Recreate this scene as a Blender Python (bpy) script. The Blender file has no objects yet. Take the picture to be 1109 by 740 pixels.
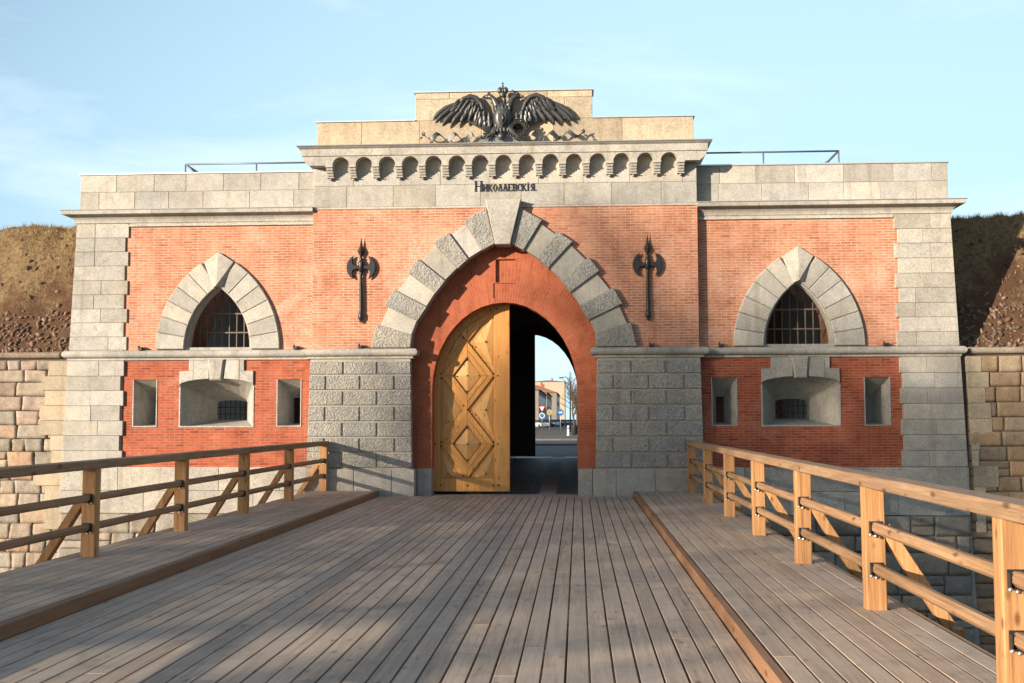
import bpy, math, random
from mathutils import Vector, Matrix, noise
R = math.radians
random.seed(11)
S = bpy.context.scene
COL = S.collection

# ------------------------------------------------------------------ camera
CYAW, CPIT, CROL = 0.058442, 0.0696972, -0.0019152
cam_d = bpy.data.cameras.new('camera')
cam = bpy.data.objects.new('camera', cam_d); COL.objects.link(cam)
cam_d.sensor_fit = 'HORIZONTAL'; cam_d.sensor_width = 36.0
cam_d.lens = 1220.0 / 1109.0 * 36.0
cam_d.clip_start = 0.1; cam_d.clip_end = 6000
cy, sy, cp, sp = math.cos(CYAW), math.sin(CYAW), math.cos(CPIT), math.sin(CPIT)
fw = Vector((-sy * cp, cy * cp, sp)); rt = Vector((cy, sy, 0)); up = rt.cross(fw)
c, s = math.cos(CROL), math.sin(CROL)
rt2 = rt * c + up * s; up2 = up * c - rt * s
M = Matrix((rt2, up2, -fw)).transposed().to_4x4()
M.translation = Vector((1.6814, -25.6472, 1.70))
cam.matrix_world = M
S.camera = cam

# ------------------------------------------------------------------ light
SUN_AZ, SUN_EL = R(49), R(11.3)        # direction the light travels: towards +x and +y
world = bpy.data.worlds.new('World'); S.world = world; world.use_nodes = True
nt = world.node_tree; nt.nodes.clear()
out = nt.nodes.new('ShaderNodeOutputWorld'); bg = nt.nodes.new('ShaderNodeBackground')
sky = nt.nodes.new('ShaderNodeTexSky'); sky.sky_type = 'NISHITA'; sky.sun_disc = False
sky.sun_elevation = SUN_EL; sky.sun_rotation = R(180) + SUN_AZ
sky.altitude = 100; sky.air_density = 1.0; sky.dust_density = 0.6; sky.ozone_density = 2.0
bg.inputs['Strength'].default_value = 0.082
tc = nt.nodes.new('ShaderNodeTexCoord'); mp = nt.nodes.new('ShaderNodeMapping')
mp.inputs['Scale'].default_value = (1.2, 1.2, 5.0); mp.inputs['Rotation'].default_value = (0, R(12), 0.5)
nz = nt.nodes.new('ShaderNodeTexNoise'); nz.inputs['Scale'].default_value = 2.2
nz.inputs['Detail'].default_value = 7; nz.inputs['Roughness'].default_value = 0.6; nz.inputs['Distortion'].default_value = 0.4
rp = nt.nodes.new('ShaderNodeValToRGB'); rp.color_ramp.elements[0].position = 0.46; rp.color_ramp.elements[1].position = 0.80
rp.color_ramp.elements[0].color = (0, 0, 0, 1); rp.color_ramp.elements[1].color = (0.75, 0.75, 0.75, 1)
mx = nt.nodes.new('ShaderNodeMix'); mx.data_type = 'RGBA'; mx.inputs['B'].default_value = (6.3, 7.4, 8.2, 1)
nt.links.new(tc.outputs['Generated'], mp.inputs['Vector']); nt.links.new(mp.outputs[0], nz.inputs['Vector'])
nt.links.new(nz.outputs['Fac'], rp.inputs['Fac']); nt.links.new(rp.outputs['Color'], mx.inputs['Factor'])
# brightness painted into the sky low on the far (+y) side, keeping shade dark
dt = nt.nodes.new('ShaderNodeVectorMath'); dt.operation = 'DOT_PRODUCT'; dt.inputs[1].default_value = (0.12, 0.97, -0.20)
nt.links.new(tc.outputs['Generated'], dt.inputs[0])
vr = nt.nodes.new('ShaderNodeValToRGB'); vr.color_ramp.interpolation = 'EASE'
vr.color_ramp.elements[0].position = 0.40; vr.color_ramp.elements[0].color = (0, 0, 0, 1)
vr.color_ramp.elements[1].position = 0.97; vr.color_ramp.elements[1].color = (0.92, 0.92, 0.92, 1)
nt.links.new(dt.outputs['Value'], vr.inputs['Fac'])
m2 = nt.nodes.new('ShaderNodeMix'); m2.data_type = 'RGBA'; m2.inputs['B'].default_value = (4.25, 6.25, 7.6, 1)
nt.links.new(vr.outputs['Color'], m2.inputs['Factor']); nt.links.new(sky.outputs[0], m2.inputs['A'])
nt.links.new(m2.outputs['Result'], mx.inputs['A']); nt.links.new(mx.outputs['Result'], bg.inputs['Color'])
nt.links.new(bg.outputs[0], out.inputs['Surface'])

sun_d = bpy.data.lights.new('sun', 'SUN'); sun_d.energy = 4.9; sun_d.angle = R(0.55); sun_d.color = (1.0, 0.86, 0.69)
sun = bpy.data.objects.new('sun', sun_d); COL.objects.link(sun)
LD = Vector((math.sin(SUN_AZ) * math.cos(SUN_EL), math.cos(SUN_AZ) * math.cos(SUN_EL), -math.sin(SUN_EL)))
sun.rotation_euler = LD.to_track_quat('-Z', 'Y').to_euler()
sun.location = (-40, -40, 30)
S.view_settings.view_transform = 'Standard'; S.view_settings.look = 'None'
S.view_settings.exposure = 1.0; S.view_settings.gamma = 1.0; S.view_settings.use_curve_mapping = False

# ------------------------------------------------------------------ helpers
def tag(o, label=None, cat=None, group=None, kind=None):
    if label: o['label'] = label
    if cat: o['category'] = cat
    if group: o['group'] = group
    if kind: o['kind'] = kind
    return o

def empty(name, loc=(0, 0, 0), rz=0.0, parent=None):
    o = bpy.data.objects.new(name, None); COL.objects.link(o)
    o.empty_display_size = 0.3; o.location = loc; o.rotation_euler = (0, 0, rz)
    if parent: o.parent = parent
    return o

def copy_tree(o, parent=None):
    c_ = o.copy(); COL.objects.link(c_)
    c_.parent = parent
    for ch in list(o.children): copy_tree(ch, c_)
    return c_

class MB:
    def __init__(s): s.v = []; s.f = []; s.t = []; s.sm = []
    def add(s, vs, fs, tone=None, smooth=False):
        if tone is None: tone = random.random()
        b = len(s.v); s.v += [tuple(p) for p in vs]
        for f in fs: s.f.append(tuple(b + i for i in f)); s.t.append(tone); s.sm.append(smooth)
        return s
    def box(s, x0, x1, y0, y1, z0, z1, tone=None):
        v = [(x, y, z) for x in (x0, x1) for y in (y0, y1) for z in (z0, z1)]
        return s.add(v, [(0, 1, 3, 2), (4, 6, 7, 5), (0, 4, 5, 1), (2, 3, 7, 6), (0, 2, 6, 4), (1, 5, 7, 3)], tone)
    # block with a bevelled front; poly = (x,z) counter-clockwise seen from the front (-y)
    def stone(s, poly, yf, yb, bev=0.012, tone=None, rise=None):
        n = len(poly)
        ar = sum(poly[i][0] * poly[(i + 1) % n][1] - poly[(i + 1) % n][0] * poly[i][1] for i in range(n))
        if ar < 0: poly = poly[::-1]
        ins = inset(poly, bev)
        v = [(x, yb, z) for x, z in poly] + [(x, yf + (rise or bev), z) for x, z in poly] + [(x, yf, z) for x, z in ins]
        f = []
        for i in range(n):
            j = (i + 1) % n
            f += [(i, j, n + j, n + i), (n + i, n + j, 2 * n + j, 2 * n + i)]
        f.append(tuple(range(2 * n, 3 * n)))
        f.append(tuple(range(n - 1, -1, -1)))
        return s.add(v, f, tone)
    # rectangular bar from p0 to p1, w sideways, h upwards, chamfered
    def bar(s, p0, p1, w, h, ch=0.006, upv=(0, 0, 1), tone=None, w1=None, h1=None):
        p0 = Vector(p0); p1 = Vector(p1); d = (p1 - p0).normalized(); u = Vector(upv)
        sd = d.cross(u).normalized(); u = sd.cross(d).normalized()
        v = []
        for p, ww, hh in ((p0, w, h), (p1, w1 or w, h1 or h)):
            a, b = ww / 2, hh / 2; k = ch
            for x, z in ((-a + k, -b), (a - k, -b), (a, -b + k), (a, b - k), (a - k, b), (-a + k, b), (-a, b - k), (-a, -b + k)):
                v.append(p + sd * x + u * z)
        f = [tuple(range(7, -1, -1)), tuple(range(8, 16))]
        f += [(i, (i + 1) % 8, 8 + (i + 1) % 8, 8 + i) for i in range(8)]
        return s.add(v, f, tone)
    def tube(s, pts, rad, n=8, tone=None, smooth=True, sy=1.0, upv=(0, 1, 0), caps=True):
        pts = [Vector(p) for p in pts]
        if not hasattr(rad, '__len__'): rad = [rad] * len(pts)
        v = []; f = []; m = len(pts); prev = None
        for i, p in enumerate(pts):
            d = (pts[min(i + 1, m - 1)] - pts[max(i - 1, 0)]).normalized()
            u = Vector(upv)
            if abs(d.dot(u)) > 0.97: u = Vector((1, 0, 0)) if abs(d.x) < 0.9 else Vector((0, 0, 1))
            a = d.cross(u).normalized()
            if prev is not None and a.dot(prev) < 0: pass
            b = a.cross(d).normalized(); prev = a
            for k in range(n):
                t = 2 * math.pi * k / n
                v.append(p + (a * math.cos(t) + b * math.sin(t) * sy) * rad[i])
        for i in range(m - 1):
            for k in range(n):
                k2 = (k + 1) % n
                f.append((i * n + k, i * n + k2, (i + 1) * n + k2, (i + 1) * n + k))
        if caps: f += [tuple(range(n - 1, -1, -1)), tuple((m - 1) * n + k for k in range(n))]
        return s.add(v, f, tone, smooth)
    def ball(s, c, r, n=10, m=7, rot=None, tone=None, smooth=True):
        if not hasattr(r, '__len__'): r = (r, r, r)
        v = []; f = []; c = Vector(c); Q = rot or Matrix.Identity(3)
        for i in range(1, m):
            ph = math.pi * i / m
            for k in range(n):
                t = 2 * math.pi * k / n
                v.append(c + Q @ Vector((r[0] * math.sin(ph) * math.cos(t), r[1] * math.sin(ph) * math.sin(t), r[2] * math.cos(ph))))
        a = len(v); v.append(c + Q @ Vector((0, 0, r[2]))); v.append(c + Q @ Vector((0, 0, -r[2])))
        for i in range(m - 2):
            for k in range(n):
                k2 = (k + 1) % n
                f.append((i * n + k, (i + 1) * n + k, (i + 1) * n + k2, i * n + k2))
        for k in range(n):
            k2 = (k + 1) % n
            f.append((a, k, k2)); f.append((a + 1, (m - 2) * n + k2, (m - 2) * n + k))
        return s.add(v, f, tone, smooth)
    # lathe around z: prof = [(r,z)]
    def lathe(s, c, prof, n=12, tone=None, smooth=True):
        return s.tube([(c[0], c[1], c[2] + z) for r, z in prof], [max(r, 1e-4) for r, z in prof], n, tone, smooth, upv=(0, 1, 0))
    # flat polygon (x,z) with thickness y0..y1
    def plate(s, poly, y0, y1, tone=None):
        n = len(poly)
        ar = sum(poly[i][0] * poly[(i + 1) % n][1] - poly[(i + 1) % n][0] * poly[i][1] for i in range(n))
        if ar < 0: poly = poly[::-1]
        v = [(x, y0, z) for x, z in poly] + [(x, y1, z) for x, z in poly]
        f = [tuple(range(n)), tuple(range(2 * n - 1, n - 1, -1))] + [((i + 1) % n, i, n + i, n + (i + 1) % n) for i in range(n)]
        return s.add(v, f, tone)
    def curve(s, outlines, y0, y1, tone=0.5):
        cu = bpy.data.curves.new('c', 'CURVE'); cu.dimensions = '2D'; cu.fill_mode = 'BOTH'; cu.extrude = (y1 - y0) / 2
        for ol in outlines:
            sp_ = cu.splines.new('POLY'); sp_.points.add(len(ol) - 1)
            for p, (x, z) in zip(sp_.points, ol): p.co = (x, z, 0, 1)
            sp_.use_cyclic_u = True
        o = bpy.data.objects.new('c', cu); COL.objects.link(o)
        me = bpy.data.meshes.new_from_object(o.evaluated_get(bpy.context.evaluated_depsgraph_get()))
        ym = (y0 + y1) / 2
        # (x, z, w) -> (x, ym - w, z)
        s.add([(v.co.x, ym - v.co.z, v.co.y) for v in me.vertices], [tuple(p.vertices) for p in me.polygons], tone)
        bpy.data.objects.remove(o); bpy.data.curves.remove(cu); bpy.data.meshes.remove(me)
        return s
    def mirror_x(s):
        n = len(s.v); m = MB(); m.v = [(-x, y, z) for x, y, z in s.v]; m.f = [tuple(reversed(f)) for f in s.f]
        m.t = list(s.t); m.sm = list(s.sm); return m
    def build(s, name, mat, parent=None, uv=None):
        me = bpy.data.meshes.new(name); me.from_pydata(s.v, [], s.f)
        a = me.attributes.new('tone', 'FLOAT', 'FACE'); a.data.foreach_set('value', s.t)
        me.polygons.foreach_set('use_smooth', s.sm)
        me.materials.append(mat); me.update()
        o = bpy.data.objects.new(name, me); COL.objects.link(o)
        if parent: o.parent = parent
        return o

def inset(poly, b):
    n = len(poly); o = []
    for i in range(n):
        p, q, r_ = Vector(poly[i - 1]), Vector(poly[i]), Vector(poly[(i + 1) % n])
        d1 = (q - p).normalized(); d2 = (r_ - q).normalized()
        n1 = Vector((-d1.y, d1.x)); n2 = Vector((-d2.y, d2.x))
        k = 1 + n1.dot(n2)
        m = (n1 + n2) / max(k, 0.3)
        o.append(tuple(q + m * b))
    return o

def clip(poly, cl):
    # Sutherland-Hodgman, cl convex counter-clockwise
    for i in range(len(cl)):
        a, b = cl[i], cl[(i + 1) % len(cl)]
        def side(p): return (b[0] - a[0]) * (p[1] - a[1]) - (b[1] - a[1]) * (p[0] - a[0])
        o = []
        for j in range(len(poly)):
            p, q = poly[j - 1], poly[j]
            sp_, sq = side(p), side(q)
            if (sp_ >= 0) != (sq >= 0):
                t = sp_ / (sp_ - sq); o.append((p[0] + (q[0] - p[0]) * t, p[1] + (q[1] - p[1]) * t))
            if sq >= 0: o.append(q)
        poly = o
        if len(poly) < 3: return []
    # drop near-duplicates
    r_ = []
    for p in poly:
        if not r_ or (abs(p[0] - r_[-1][0]) + abs(p[1] - r_[-1][1])) > 2e-3: r_.append(p)
    if len(r_) > 2 and (abs(r_[0][0] - r_[-1][0]) + abs(r_[0][1] - r_[-1][1])) < 2e-3: r_.pop()
    return r_ if len(r_) > 2 else []

# ------------------------------------------------------------------ materials
class NB:
    def __init__(s, name):
        s.m = bpy.data.materials.new(name); s.m.use_nodes = True; s.t = s.m.node_tree; s.t.nodes.clear()
        s.o = s.t.nodes.new('ShaderNodeOutputMaterial'); s.b = s.t.nodes.new('ShaderNodeBsdfPrincipled')
        s.t.links.new(s.b.outputs[0], s.o.inputs['Surface'])
    def n(s, ty, props=None, **inp):
        nd = s.t.nodes.new('ShaderNode' + ty)
        for k, v in (props or {}).items(): setattr(nd, k, v)
        for k, v in inp.items():
            k2 = k.replace('_', ' ')
            sock = nd.inputs[int(k[1:])] if k[0] == 'i' and k[1:].isdigit() else nd.inputs[k2]
            s.set(sock, v)
        return nd
    def set(s, sock, v):
        if isinstance(v, bpy.types.NodeSocket): s.t.links.new(v, sock)
        elif isinstance(v, tuple) and len(v) == 3 and sock.type == 'RGBA': sock.default_value = v + (1,)
        else: sock.default_value = v
    def math(s, op, a, b=0.0, clamp=False): return s.n('Math', {'operation': op, 'use_clamp': clamp}, i0=a, i1=b).outputs[0]
    def ramp(s, fac, stops):
        nd = s.n('ValToRGB', None, Fac=fac); e = nd.color_ramp.elements
        while len(e) > 1: e.remove(e[-1])
        e[0].position, e[0].color = stops[0][0], tuple(stops[0][1]) + (1,)
        for p, c_ in stops[1:]:
            x = e.new(p); x.color = tuple(c_) + (1,)
        return nd.outputs[0]
    def mix(s, f, a, b, mode='MIX'):
        nd = s.t.nodes.new('ShaderNodeMix'); nd.data_type = 'RGBA'; nd.blend_type = mode
        s.set(nd.inputs[0], f); s.set(nd.inputs[6], a); s.set(nd.inputs[7], b)
        return nd.outputs[2]
    def noise(s, vec, scale, detail=4, rough=0.55, dist=0.0, w=None):
        nd = s.t.nodes.new('ShaderNodeTexNoise')
        if w is not None: nd.noise_dimensions = '4D'; s.set(nd.inputs['W'], w)
        if vec is not None: s.t.links.new(vec, nd.inputs['Vector'])
        nd.inputs['Scale'].default_value = scale; nd.inputs['Detail'].default_value = detail
        nd.inputs['Roughness'].default_value = rough; nd.inputs['Distortion'].default_value = dist
        return nd.outputs['Fac']
    def obj(s): return s.n('TexCoord').outputs['Object']
    def tone(s): return s.n('Attribute', {'attribute_name': 'tone'}).outputs['Fac']
    def mapping(s, vec, scale=(1, 1, 1), loc=(0, 0, 0), rot=(0, 0, 0)):
        return s.n('Mapping', None, Vector=vec, Scale=scale, Location=loc, Rotation=rot).outputs[0]
    def bump(s, h, st=0.5, dist=0.01, nrm=None):
        nd = s.n('Bump', None, Height=h, Strength=st, Distance=dist)
        if nrm is not None: s.t.links.new(nrm, nd.inputs['Normal'])
        return nd.outputs[0]
    def done(s, col, rough=0.8, nrm=None, metal=0.0, spec=0.4):
        s.set(s.b.inputs['Base Color'], col); s.set(s.b.inputs['Roughness'], rough)
        s.b.inputs['Metallic'].default_value = metal; s.b.inputs['Specular IOR Level'].default_value = spec
        if nrm is not None: s.t.links.new(nrm, s.b.inputs['Normal'])
        return s.m

def gray(v): return (v, v, v)

def granite(name, base, base2, bump=0.4, rough_scale=60, tonevar=0.22, stain=0.35, hammer=0.0, pal=None, speck=1.0):
    b = NB(name); P = b.obj(); T = b.tone()
    w = b.math('MULTIPLY', T, 37.0)
    big = b.noise(P, 0.9, 5, 0.6, 0.6, w)
    med = b.noise(P, 7, 5, 0.65, 0, w)
    sp_ = b.noise(P, 95, 2, 0.6)
    col = b.mix(b.ramp(big, [(0.3, gray(0)), (0.72, gray(1))]), base, base2)
    if pal:
        pv = b.math('FRACT', b.math('MULTIPLY', T, 13.7))
        col = b.mix(0.8, col, b.ramp(pv, [(i / (len(pal) - 1), q) for i, q in enumerate(pal)]))
    # coarse crystals, a couple of centimetres across
    cx_ = b.noise(P, 34, 3, 0.75)
    col = b.mix(1.0, col, b.ramp(cx_, [(0.30, gray(1 - 0.40 * speck)), (0.46, gray(0.97)), (0.56, gray(1.03)), (0.70, gray(1 + 0.30 * speck))]), 'MULTIPLY')
    blot = b.noise(P, 3.1, 5, 0.7, 0.4, w)
    col = b.mix(1.0, col, b.ramp(blot, [(0.30, (0.80, 0.79, 0.78)), (0.50, gray(1.0)), (0.70, (1.12, 1.10, 1.05))]), 'MULTIPLY')
    tv = b.math('MULTIPLY_ADD', T, tonevar * 2); b.t.nodes[-1].inputs[2].default_value = 1 - tonevar
    col = b.mix(1.0, col, b.n('CombineColor', None, Red=tv, Green=tv, Blue=tv).outputs[0], 'MULTIPLY')
    wm = b.math('FRACT', b.math('MULTIPLY', T, 7.31))
    col = b.mix(b.math('MULTIPLY', wm, 0.5), col, b.mix(1.0, col, (1.10, 1.0, 0.86), 'MULTIPLY'))
    col = b.mix(b.ramp(med, [(0.30, gray(stain)), (0.62, gray(0))]), col, b.mix(1.0, col, (0.62, 0.60, 0.56), 'MULTIPLY'))
    col = b.mix(1.0, col, b.ramp(sp_, [(0.30, gray(0.55)), (0.45, gray(0.95)), (0.62, gray(1.0)), (0.72, gray(1.28))]), 'MULTIPLY')
    # vertical water streaks
    st = b.noise(b.mapping(P, (3.2, 3.2, 0.22)), 1.6, 4, 0.6)
    col = b.mix(b.ramp(st, [(0.54, gray(0)), (0.74, gray(0.55))]), col, b.mix(1.0, col, (0.62, 0.55, 0.46), 'MULTIPLY'))
    h = b.math('ADD', b.math('MULTIPLY', b.noise(P, rough_scale, 3, 0.6), 0.5), b.math('MULTIPLY', med, 0.6))
    nrm = b.bump(h, bump, 0.012)
    if hammer:
        v = b.n('TexVoronoi', {'feature': 'SMOOTH_F1'}, Vector=P, Scale=22.0).outputs[0]
        nrm = b.bump(b.math('ADD', v, b.noise(P, 30, 3, 0.6)), hammer, 0.035, nrm)
        col = b.mix(b.ramp(b.noise(P, 26, 3, 0.7), [(0.38, gray(0.5)), (0.55, gray(0))]), col, b.mix(1.0, col, gray(0.5), 'MULTIPLY'))
    return b.done(col, 0.82, nrm, spec=0.3)

def brick(name, c1, c2, mortar, patch, patchc, polar=None, bumpst=0.5, patch_at=0.56):
    b = NB(name); P = b.obj()
    sx = b.n('SeparateXYZ', None, Vector=P); X, Y, Z = sx.outputs
    if polar:
        zz = b.math('SUBTRACT', Z, polar)
        r_ = b.math('SQRT', b.math('ADD', b.math('MULTIPLY', X, X), b.math('MULTIPLY', zz, zz)))
        an = b.math('MULTIPLY', b.math('ARCTAN2', X, zz), 2.1)
        gt = b.math('GREATER_THAN', zz, 0.0)
        U = b.math('ADD', b.math('MULTIPLY', gt, r_), b.math('MULTIPLY', b.math('SUBTRACT', 1.0, gt), b.math('ADD', X, Y)))
        V = b.math('ADD', b.math('MULTIPLY', gt, an), b.math('MULTIPLY', b.math('SUBTRACT', 1.0, gt), Z))
        vec = b.n('CombineXYZ', None, X=U, Y=V, Z=0.0).outputs[0]
    else:
        vec = b.n('CombineXYZ', None, X=b.math('ADD', X, Y), Y=Z, Z=0.0).outputs[0]
    wob = b.n('VectorMath', {'operation': 'MULTIPLY_ADD'}, i0=b.n('TexNoise', None, Vector=P, Scale=3.0).outputs['Color'], i1=(0.012, 0.012, 0), i2=vec).outputs[0]
    br = b.n('TexBrick', {'offset': 0.5, 'squash': 1.0}, Vector=wob, Color1=gray(0.0), Color2=gray(1.0), Mortar=gray(0.5), Scale=1.0,
             Mortar_Size=0.0085, Mortar_Smooth=0.25, Bias=0.0, Brick_Width=0.235, Row_Height=0.0615)
    tone = b.ramp(br.outputs['Color'], [(0.0, c1), (0.10, tuple(a * 0.35 + d * 0.65 for a, d in zip(c1, c2))), (0.8, c2), (1.0, tuple(min(1, d * 1.12) for d in c2))])
    var = b.noise(P, 1.1, 6, 0.62, 0.5)
    tone = b.mix(b.ramp(var, [(0.30, gray(0.6)), (0.52, gray(0))]), tone, b.mix(1.0, tone, (0.66, 0.56, 0.52), 'MULTIPLY'))
    mot = b.noise(P, 2.6, 6, 0.72, 0.8)
    tone = b.mix(1.0, tone, b.ramp(mot, [(0.32, (0.74, 0.66, 0.62)), (0.50, gray(1.0)), (0.66, (1.12, 1.20, 1.28))]), 'MULTIPLY')
    blot = b.noise(P, 9, 4, 0.7)
    tone = b.mix(b.ramp(blot, [(0.42, gray(0)), (0.70, gray(0.5))]), tone, b.mix(1.0, tone, (1.25, 1.25, 1.3), 'MULTIPLY'))
    mf = br.outputs['Fac']
    stn = b.noise(b.mapping(P, (2.6, 2.6, 0.16)), 1.4, 5, 0.65)
    tone = b.mix(b.ramp(stn, [(0.50, gray(0)), (0.70, gray(0.55))]), tone, b.mix(1.0, tone, (0.60, 0.52, 0.50), 'MULTIPLY'))
    # lime bloom over bricks in patches
    pn = b.noise(P, 0.75, 6, 0.66, 0.8)
    pf = b.math('MULTIPLY', b.ramp(pn, [(patch_at, gray(0)), (patch_at + 0.16, gray(1))]), b.ramp(b.noise(P, 14, 4, 0.7), [(0.40, gray(0.15)), (0.60, gray(1))]))
    col = b.mix(b.math('MULTIPLY', pf, patch), tone, patchc)
    mvar = b.ramp(b.noise(P, 1.9, 5, 0.65), [(0.35, gray(0.30)), (0.62, gray(0.95))])
    col = b.mix(b.math('MULTIPLY', mf, mvar), col, mortar)
    col = b.mix(b.ramp(b.noise(P, 60, 3, 0.6), [(0.30, gray(0.4)), (0.5, gray(0))]), col, b.mix(1.0, col, gray(0.6), 'MULTIPLY'))
    h = b.math('ADD', b.math('SUBTRACT', 1.0, mf), b.math('MULTIPLY', b.noise(P, 45, 4, 0.65), 0.5))
    h = b.math('ADD', h, b.math('MULTIPLY', br.outputs['Color'], 0.35))
    return b.done(col, 0.88, b.bump(h, bumpst, 0.012), spec=0.25)

def wood(name, c1, c2, axis='y', grain=0.5, knots=True, rough=0.65, bump=0.25, weather=None, tonevar=0.25, spec=0.3):
    b = NB(name); P = b.obj(); T = b.tone()
    sc = {'y': (26, 0.9, 26), 'x': (0.9, 26, 26), 'z': (26, 26, 0.9)}[axis]
    w = b.math('MULTIPLY', T, 61.0)
    g = b.noise(b.mapping(P, sc), 1.0, 5, 0.65, 0.9, w)
    g2 = b.noise(b.mapping(P, tuple(x * 3.2 for x in sc)), 1.0, 3, 0.6, 0.3, w)
    L = b.noise(b.mapping(P, tuple(min(x, 2.2) * 0.45 for x in sc)), 1.0, 4, 0.6, 0.5, w)
    f = b.math('ADD', b.math('MULTIPLY', g, 0.65), b.math('MULTIPLY', g2, 0.35))
    col = b.mix(b.ramp(f, [(0.34, gray(0)), (0.64, gray(1))]), c1, c2)
    tv = b.math('MULTIPLY_ADD', T, tonevar * 2); b.t.nodes[-1].inputs[2].default_value = 1 - tonevar
    col = b.mix(1.0, col, b.n('CombineColor', None, Red=tv, Green=tv, Blue=tv).outputs[0], 'MULTIPLY')
    if knots:
        kp = b.n('VectorMath', {'operation': 'ADD'}, i0=b.mapping(P, {'y': (7, 2.6, 7), 'x': (2.6, 7, 7), 'z': (8, 8, 3.6)}[axis]), i1=b.n('CombineXYZ', None, X=w, Y=b.math('MULTIPLY', T, 23.0), Z=w).outputs[0]).outputs[0]
        kv = b.n('TexVoronoi', None, Vector=kp, Scale=1.0, Randomness=1.0).outputs['Distance']
        kf = b.ramp(kv, [(0.07, gray(1)), (0.19, gray(0.0))])
        col = b.mix(b.math('MULTIPLY', kf, 0.75), col, b.mix(1.0, c1, (0.40, 0.30, 0.24), 'MULTIPLY'))
    if weather:
        col = b.mix(b.ramp(L, [(0.36, gray(0)), (0.66, gray(0.75))]), col, weather)
        pn = b.noise(P, 0.55, 6, 0.62, 0.6)
        col = b.mix(b.ramp(pn, [(0.40, gray(0.0)), (0.62, gray(0.45))]), col, b.mix(1.0, col, (1.28, 1.24, 1.18), 'MULTIPLY'))
        dk = b.noise(P, 1.7, 7, 0.7, 1.0)
        col = b.mix(b.ramp(dk, [(0.34, gray(0.55)), (0.50, gray(0.0))]), col, b.mix(1.0, col, (0.62, 0.62, 0.65), 'MULTIPLY'))
    else:
        col = b.mix(b.ramp(L, [(0.40, gray(0.5)), (0.60, gray(0.0))]), col, b.mix(1.0, col, (0.74, 0.68, 0.62), 'MULTIPLY'))
    return b.done(col, rough, b.bump(f, bump, 0.006), spec=spec)

def plain(name, col, rough=0.5, metal=0.0, var=0.15, scale=12, bump=0.1, spec=0.5):
    b = NB(name); P = b.obj(); T = b.tone()
    n_ = b.noise(P, scale, 5, 0.6)
    c_ = b.mix(b.ramp(n_, [(0.3, gray(1)), (0.7, gray(0))]), col, tuple(x * (1 - var) for x in col))
    c_ = b.mix(b.math('MULTIPLY', T, 0.25), c_, tuple(min(1, x * 1.35) for x in col))
    return b.done(c_, rough, b.bump(n_, bump, 0.01), metal, spec)

MAT = {}
MAT['granite'] = granite('granite_ashlar', (0.45, 0.43, 0.39), (0.37, 0.362, 0.34), 0.35, tonevar=0.15)
MAT['granite_y'] = granite('granite_yellow', (0.50, 0.41, 0.30), (0.43, 0.375, 0.29), 0.35, stain=0.3)
MAT['hammer'] = granite('granite_hammered', (0.43, 0.415, 0.385), (0.35, 0.345, 0.325), 0.5, hammer=0.75, tonevar=0.14)
MAT['scarp'] = granite('granite_scarp', (0.42, 0.31, 0.21), (0.32, 0.27, 0.21), 0.9, tonevar=0.20, stain=0.6, rough_scale=22, pal=[(0.46, 0.28, 0.185), (0.33, 0.275, 0.225), (0.275, 0.275, 0.25), (0.38, 0.31, 0.25), (0.30, 0.225, 0.185), (0.32, 0.305, 0.27), (0.43, 0.33, 0.245)])
MAT['scarp_r'] = granite('granite_scarp_brown', (0.40, 0.27, 0.165), (0.31, 0.24, 0.17), 0.7, tonevar=0.16, stain=0.55, rough_scale=22, pal=[(0.38, 0.255, 0.155), (0.34, 0.25, 0.165), (0.28, 0.23, 0.175)])
MAT['rubble'] = granite('granite_rubble', (0.36, 0.31, 0.25), (0.29, 0.27, 0.24), 0.9, tonevar=0.2, stain=0.6, rough_scale=22, pal=[(0.38, 0.30, 0.23), (0.30, 0.285, 0.26), (0.36, 0.33, 0.28), (0.27, 0.25, 0.22)])
MAT['mortar'] = plain('mortar', (0.40, 0.36, 0.30), 0.9, var=0.3)
MAT['joint'] = plain('open_joint', (0.10, 0.085, 0.07), 0.95, var=0.3)
MAT['brick_up'] = brick('brick_upper', (0.36, 0.140, 0.086), (0.47, 0.205, 0.118), (0.58, 0.40, 0.29), 0.7, (0.60, 0.42, 0.33), bumpst=0.35, patch_at=0.50)
MAT['brick_low'] = brick('brick_lower', (0.22, 0.050, 0.028), (0.38, 0.098, 0.047), (0.42, 0.20, 0.14), 0.65, (0.50, 0.28, 0.20), patch_at=0.58, bumpst=0.7)
MAT['brick_arch'] = brick('brick_arch', (0.33, 0.088, 0.043), (0.38, 0.108, 0.052), (0.38, 0.14, 0.08), 0.25, (0.52, 0.24, 0.15), polar=2.4, bumpst=0.35)
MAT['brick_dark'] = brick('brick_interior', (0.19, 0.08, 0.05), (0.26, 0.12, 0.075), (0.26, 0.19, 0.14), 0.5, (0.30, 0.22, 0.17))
MAT['zinc'] = plain('zinc', (0.62, 0.64, 0.66), 0.38, 0.55, 0.12)
MAT['deck'] = wood('deck_wood', (0.24, 0.17, 0.12), (0.52, 0.40, 0.295), 'y', weather=(0.47, 0.385, 0.305), tonevar=0.16, rough=0.72, bump=0.35)
MAT['kerb'] = wood('kerb_wood', (0.22, 0.112, 0.058), (0.36, 0.20, 0.11), 'y', tonevar=0.2)
MAT['rail'] = wood('rail_wood', (0.20, 0.108, 0.052), (0.44, 0.27, 0.15), 'y', tonevar=0.12)
MAT['railtop'] = wood('handrail_wood', (0.20, 0.115, 0.062), (0.42, 0.275, 0.165), 'y', tonevar=0.12)
MAT['post'] = wood('post_wood', (0.28, 0.130, 0.048), (0.62, 0.345, 0.155), 'z', tonevar=0.10)
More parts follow.
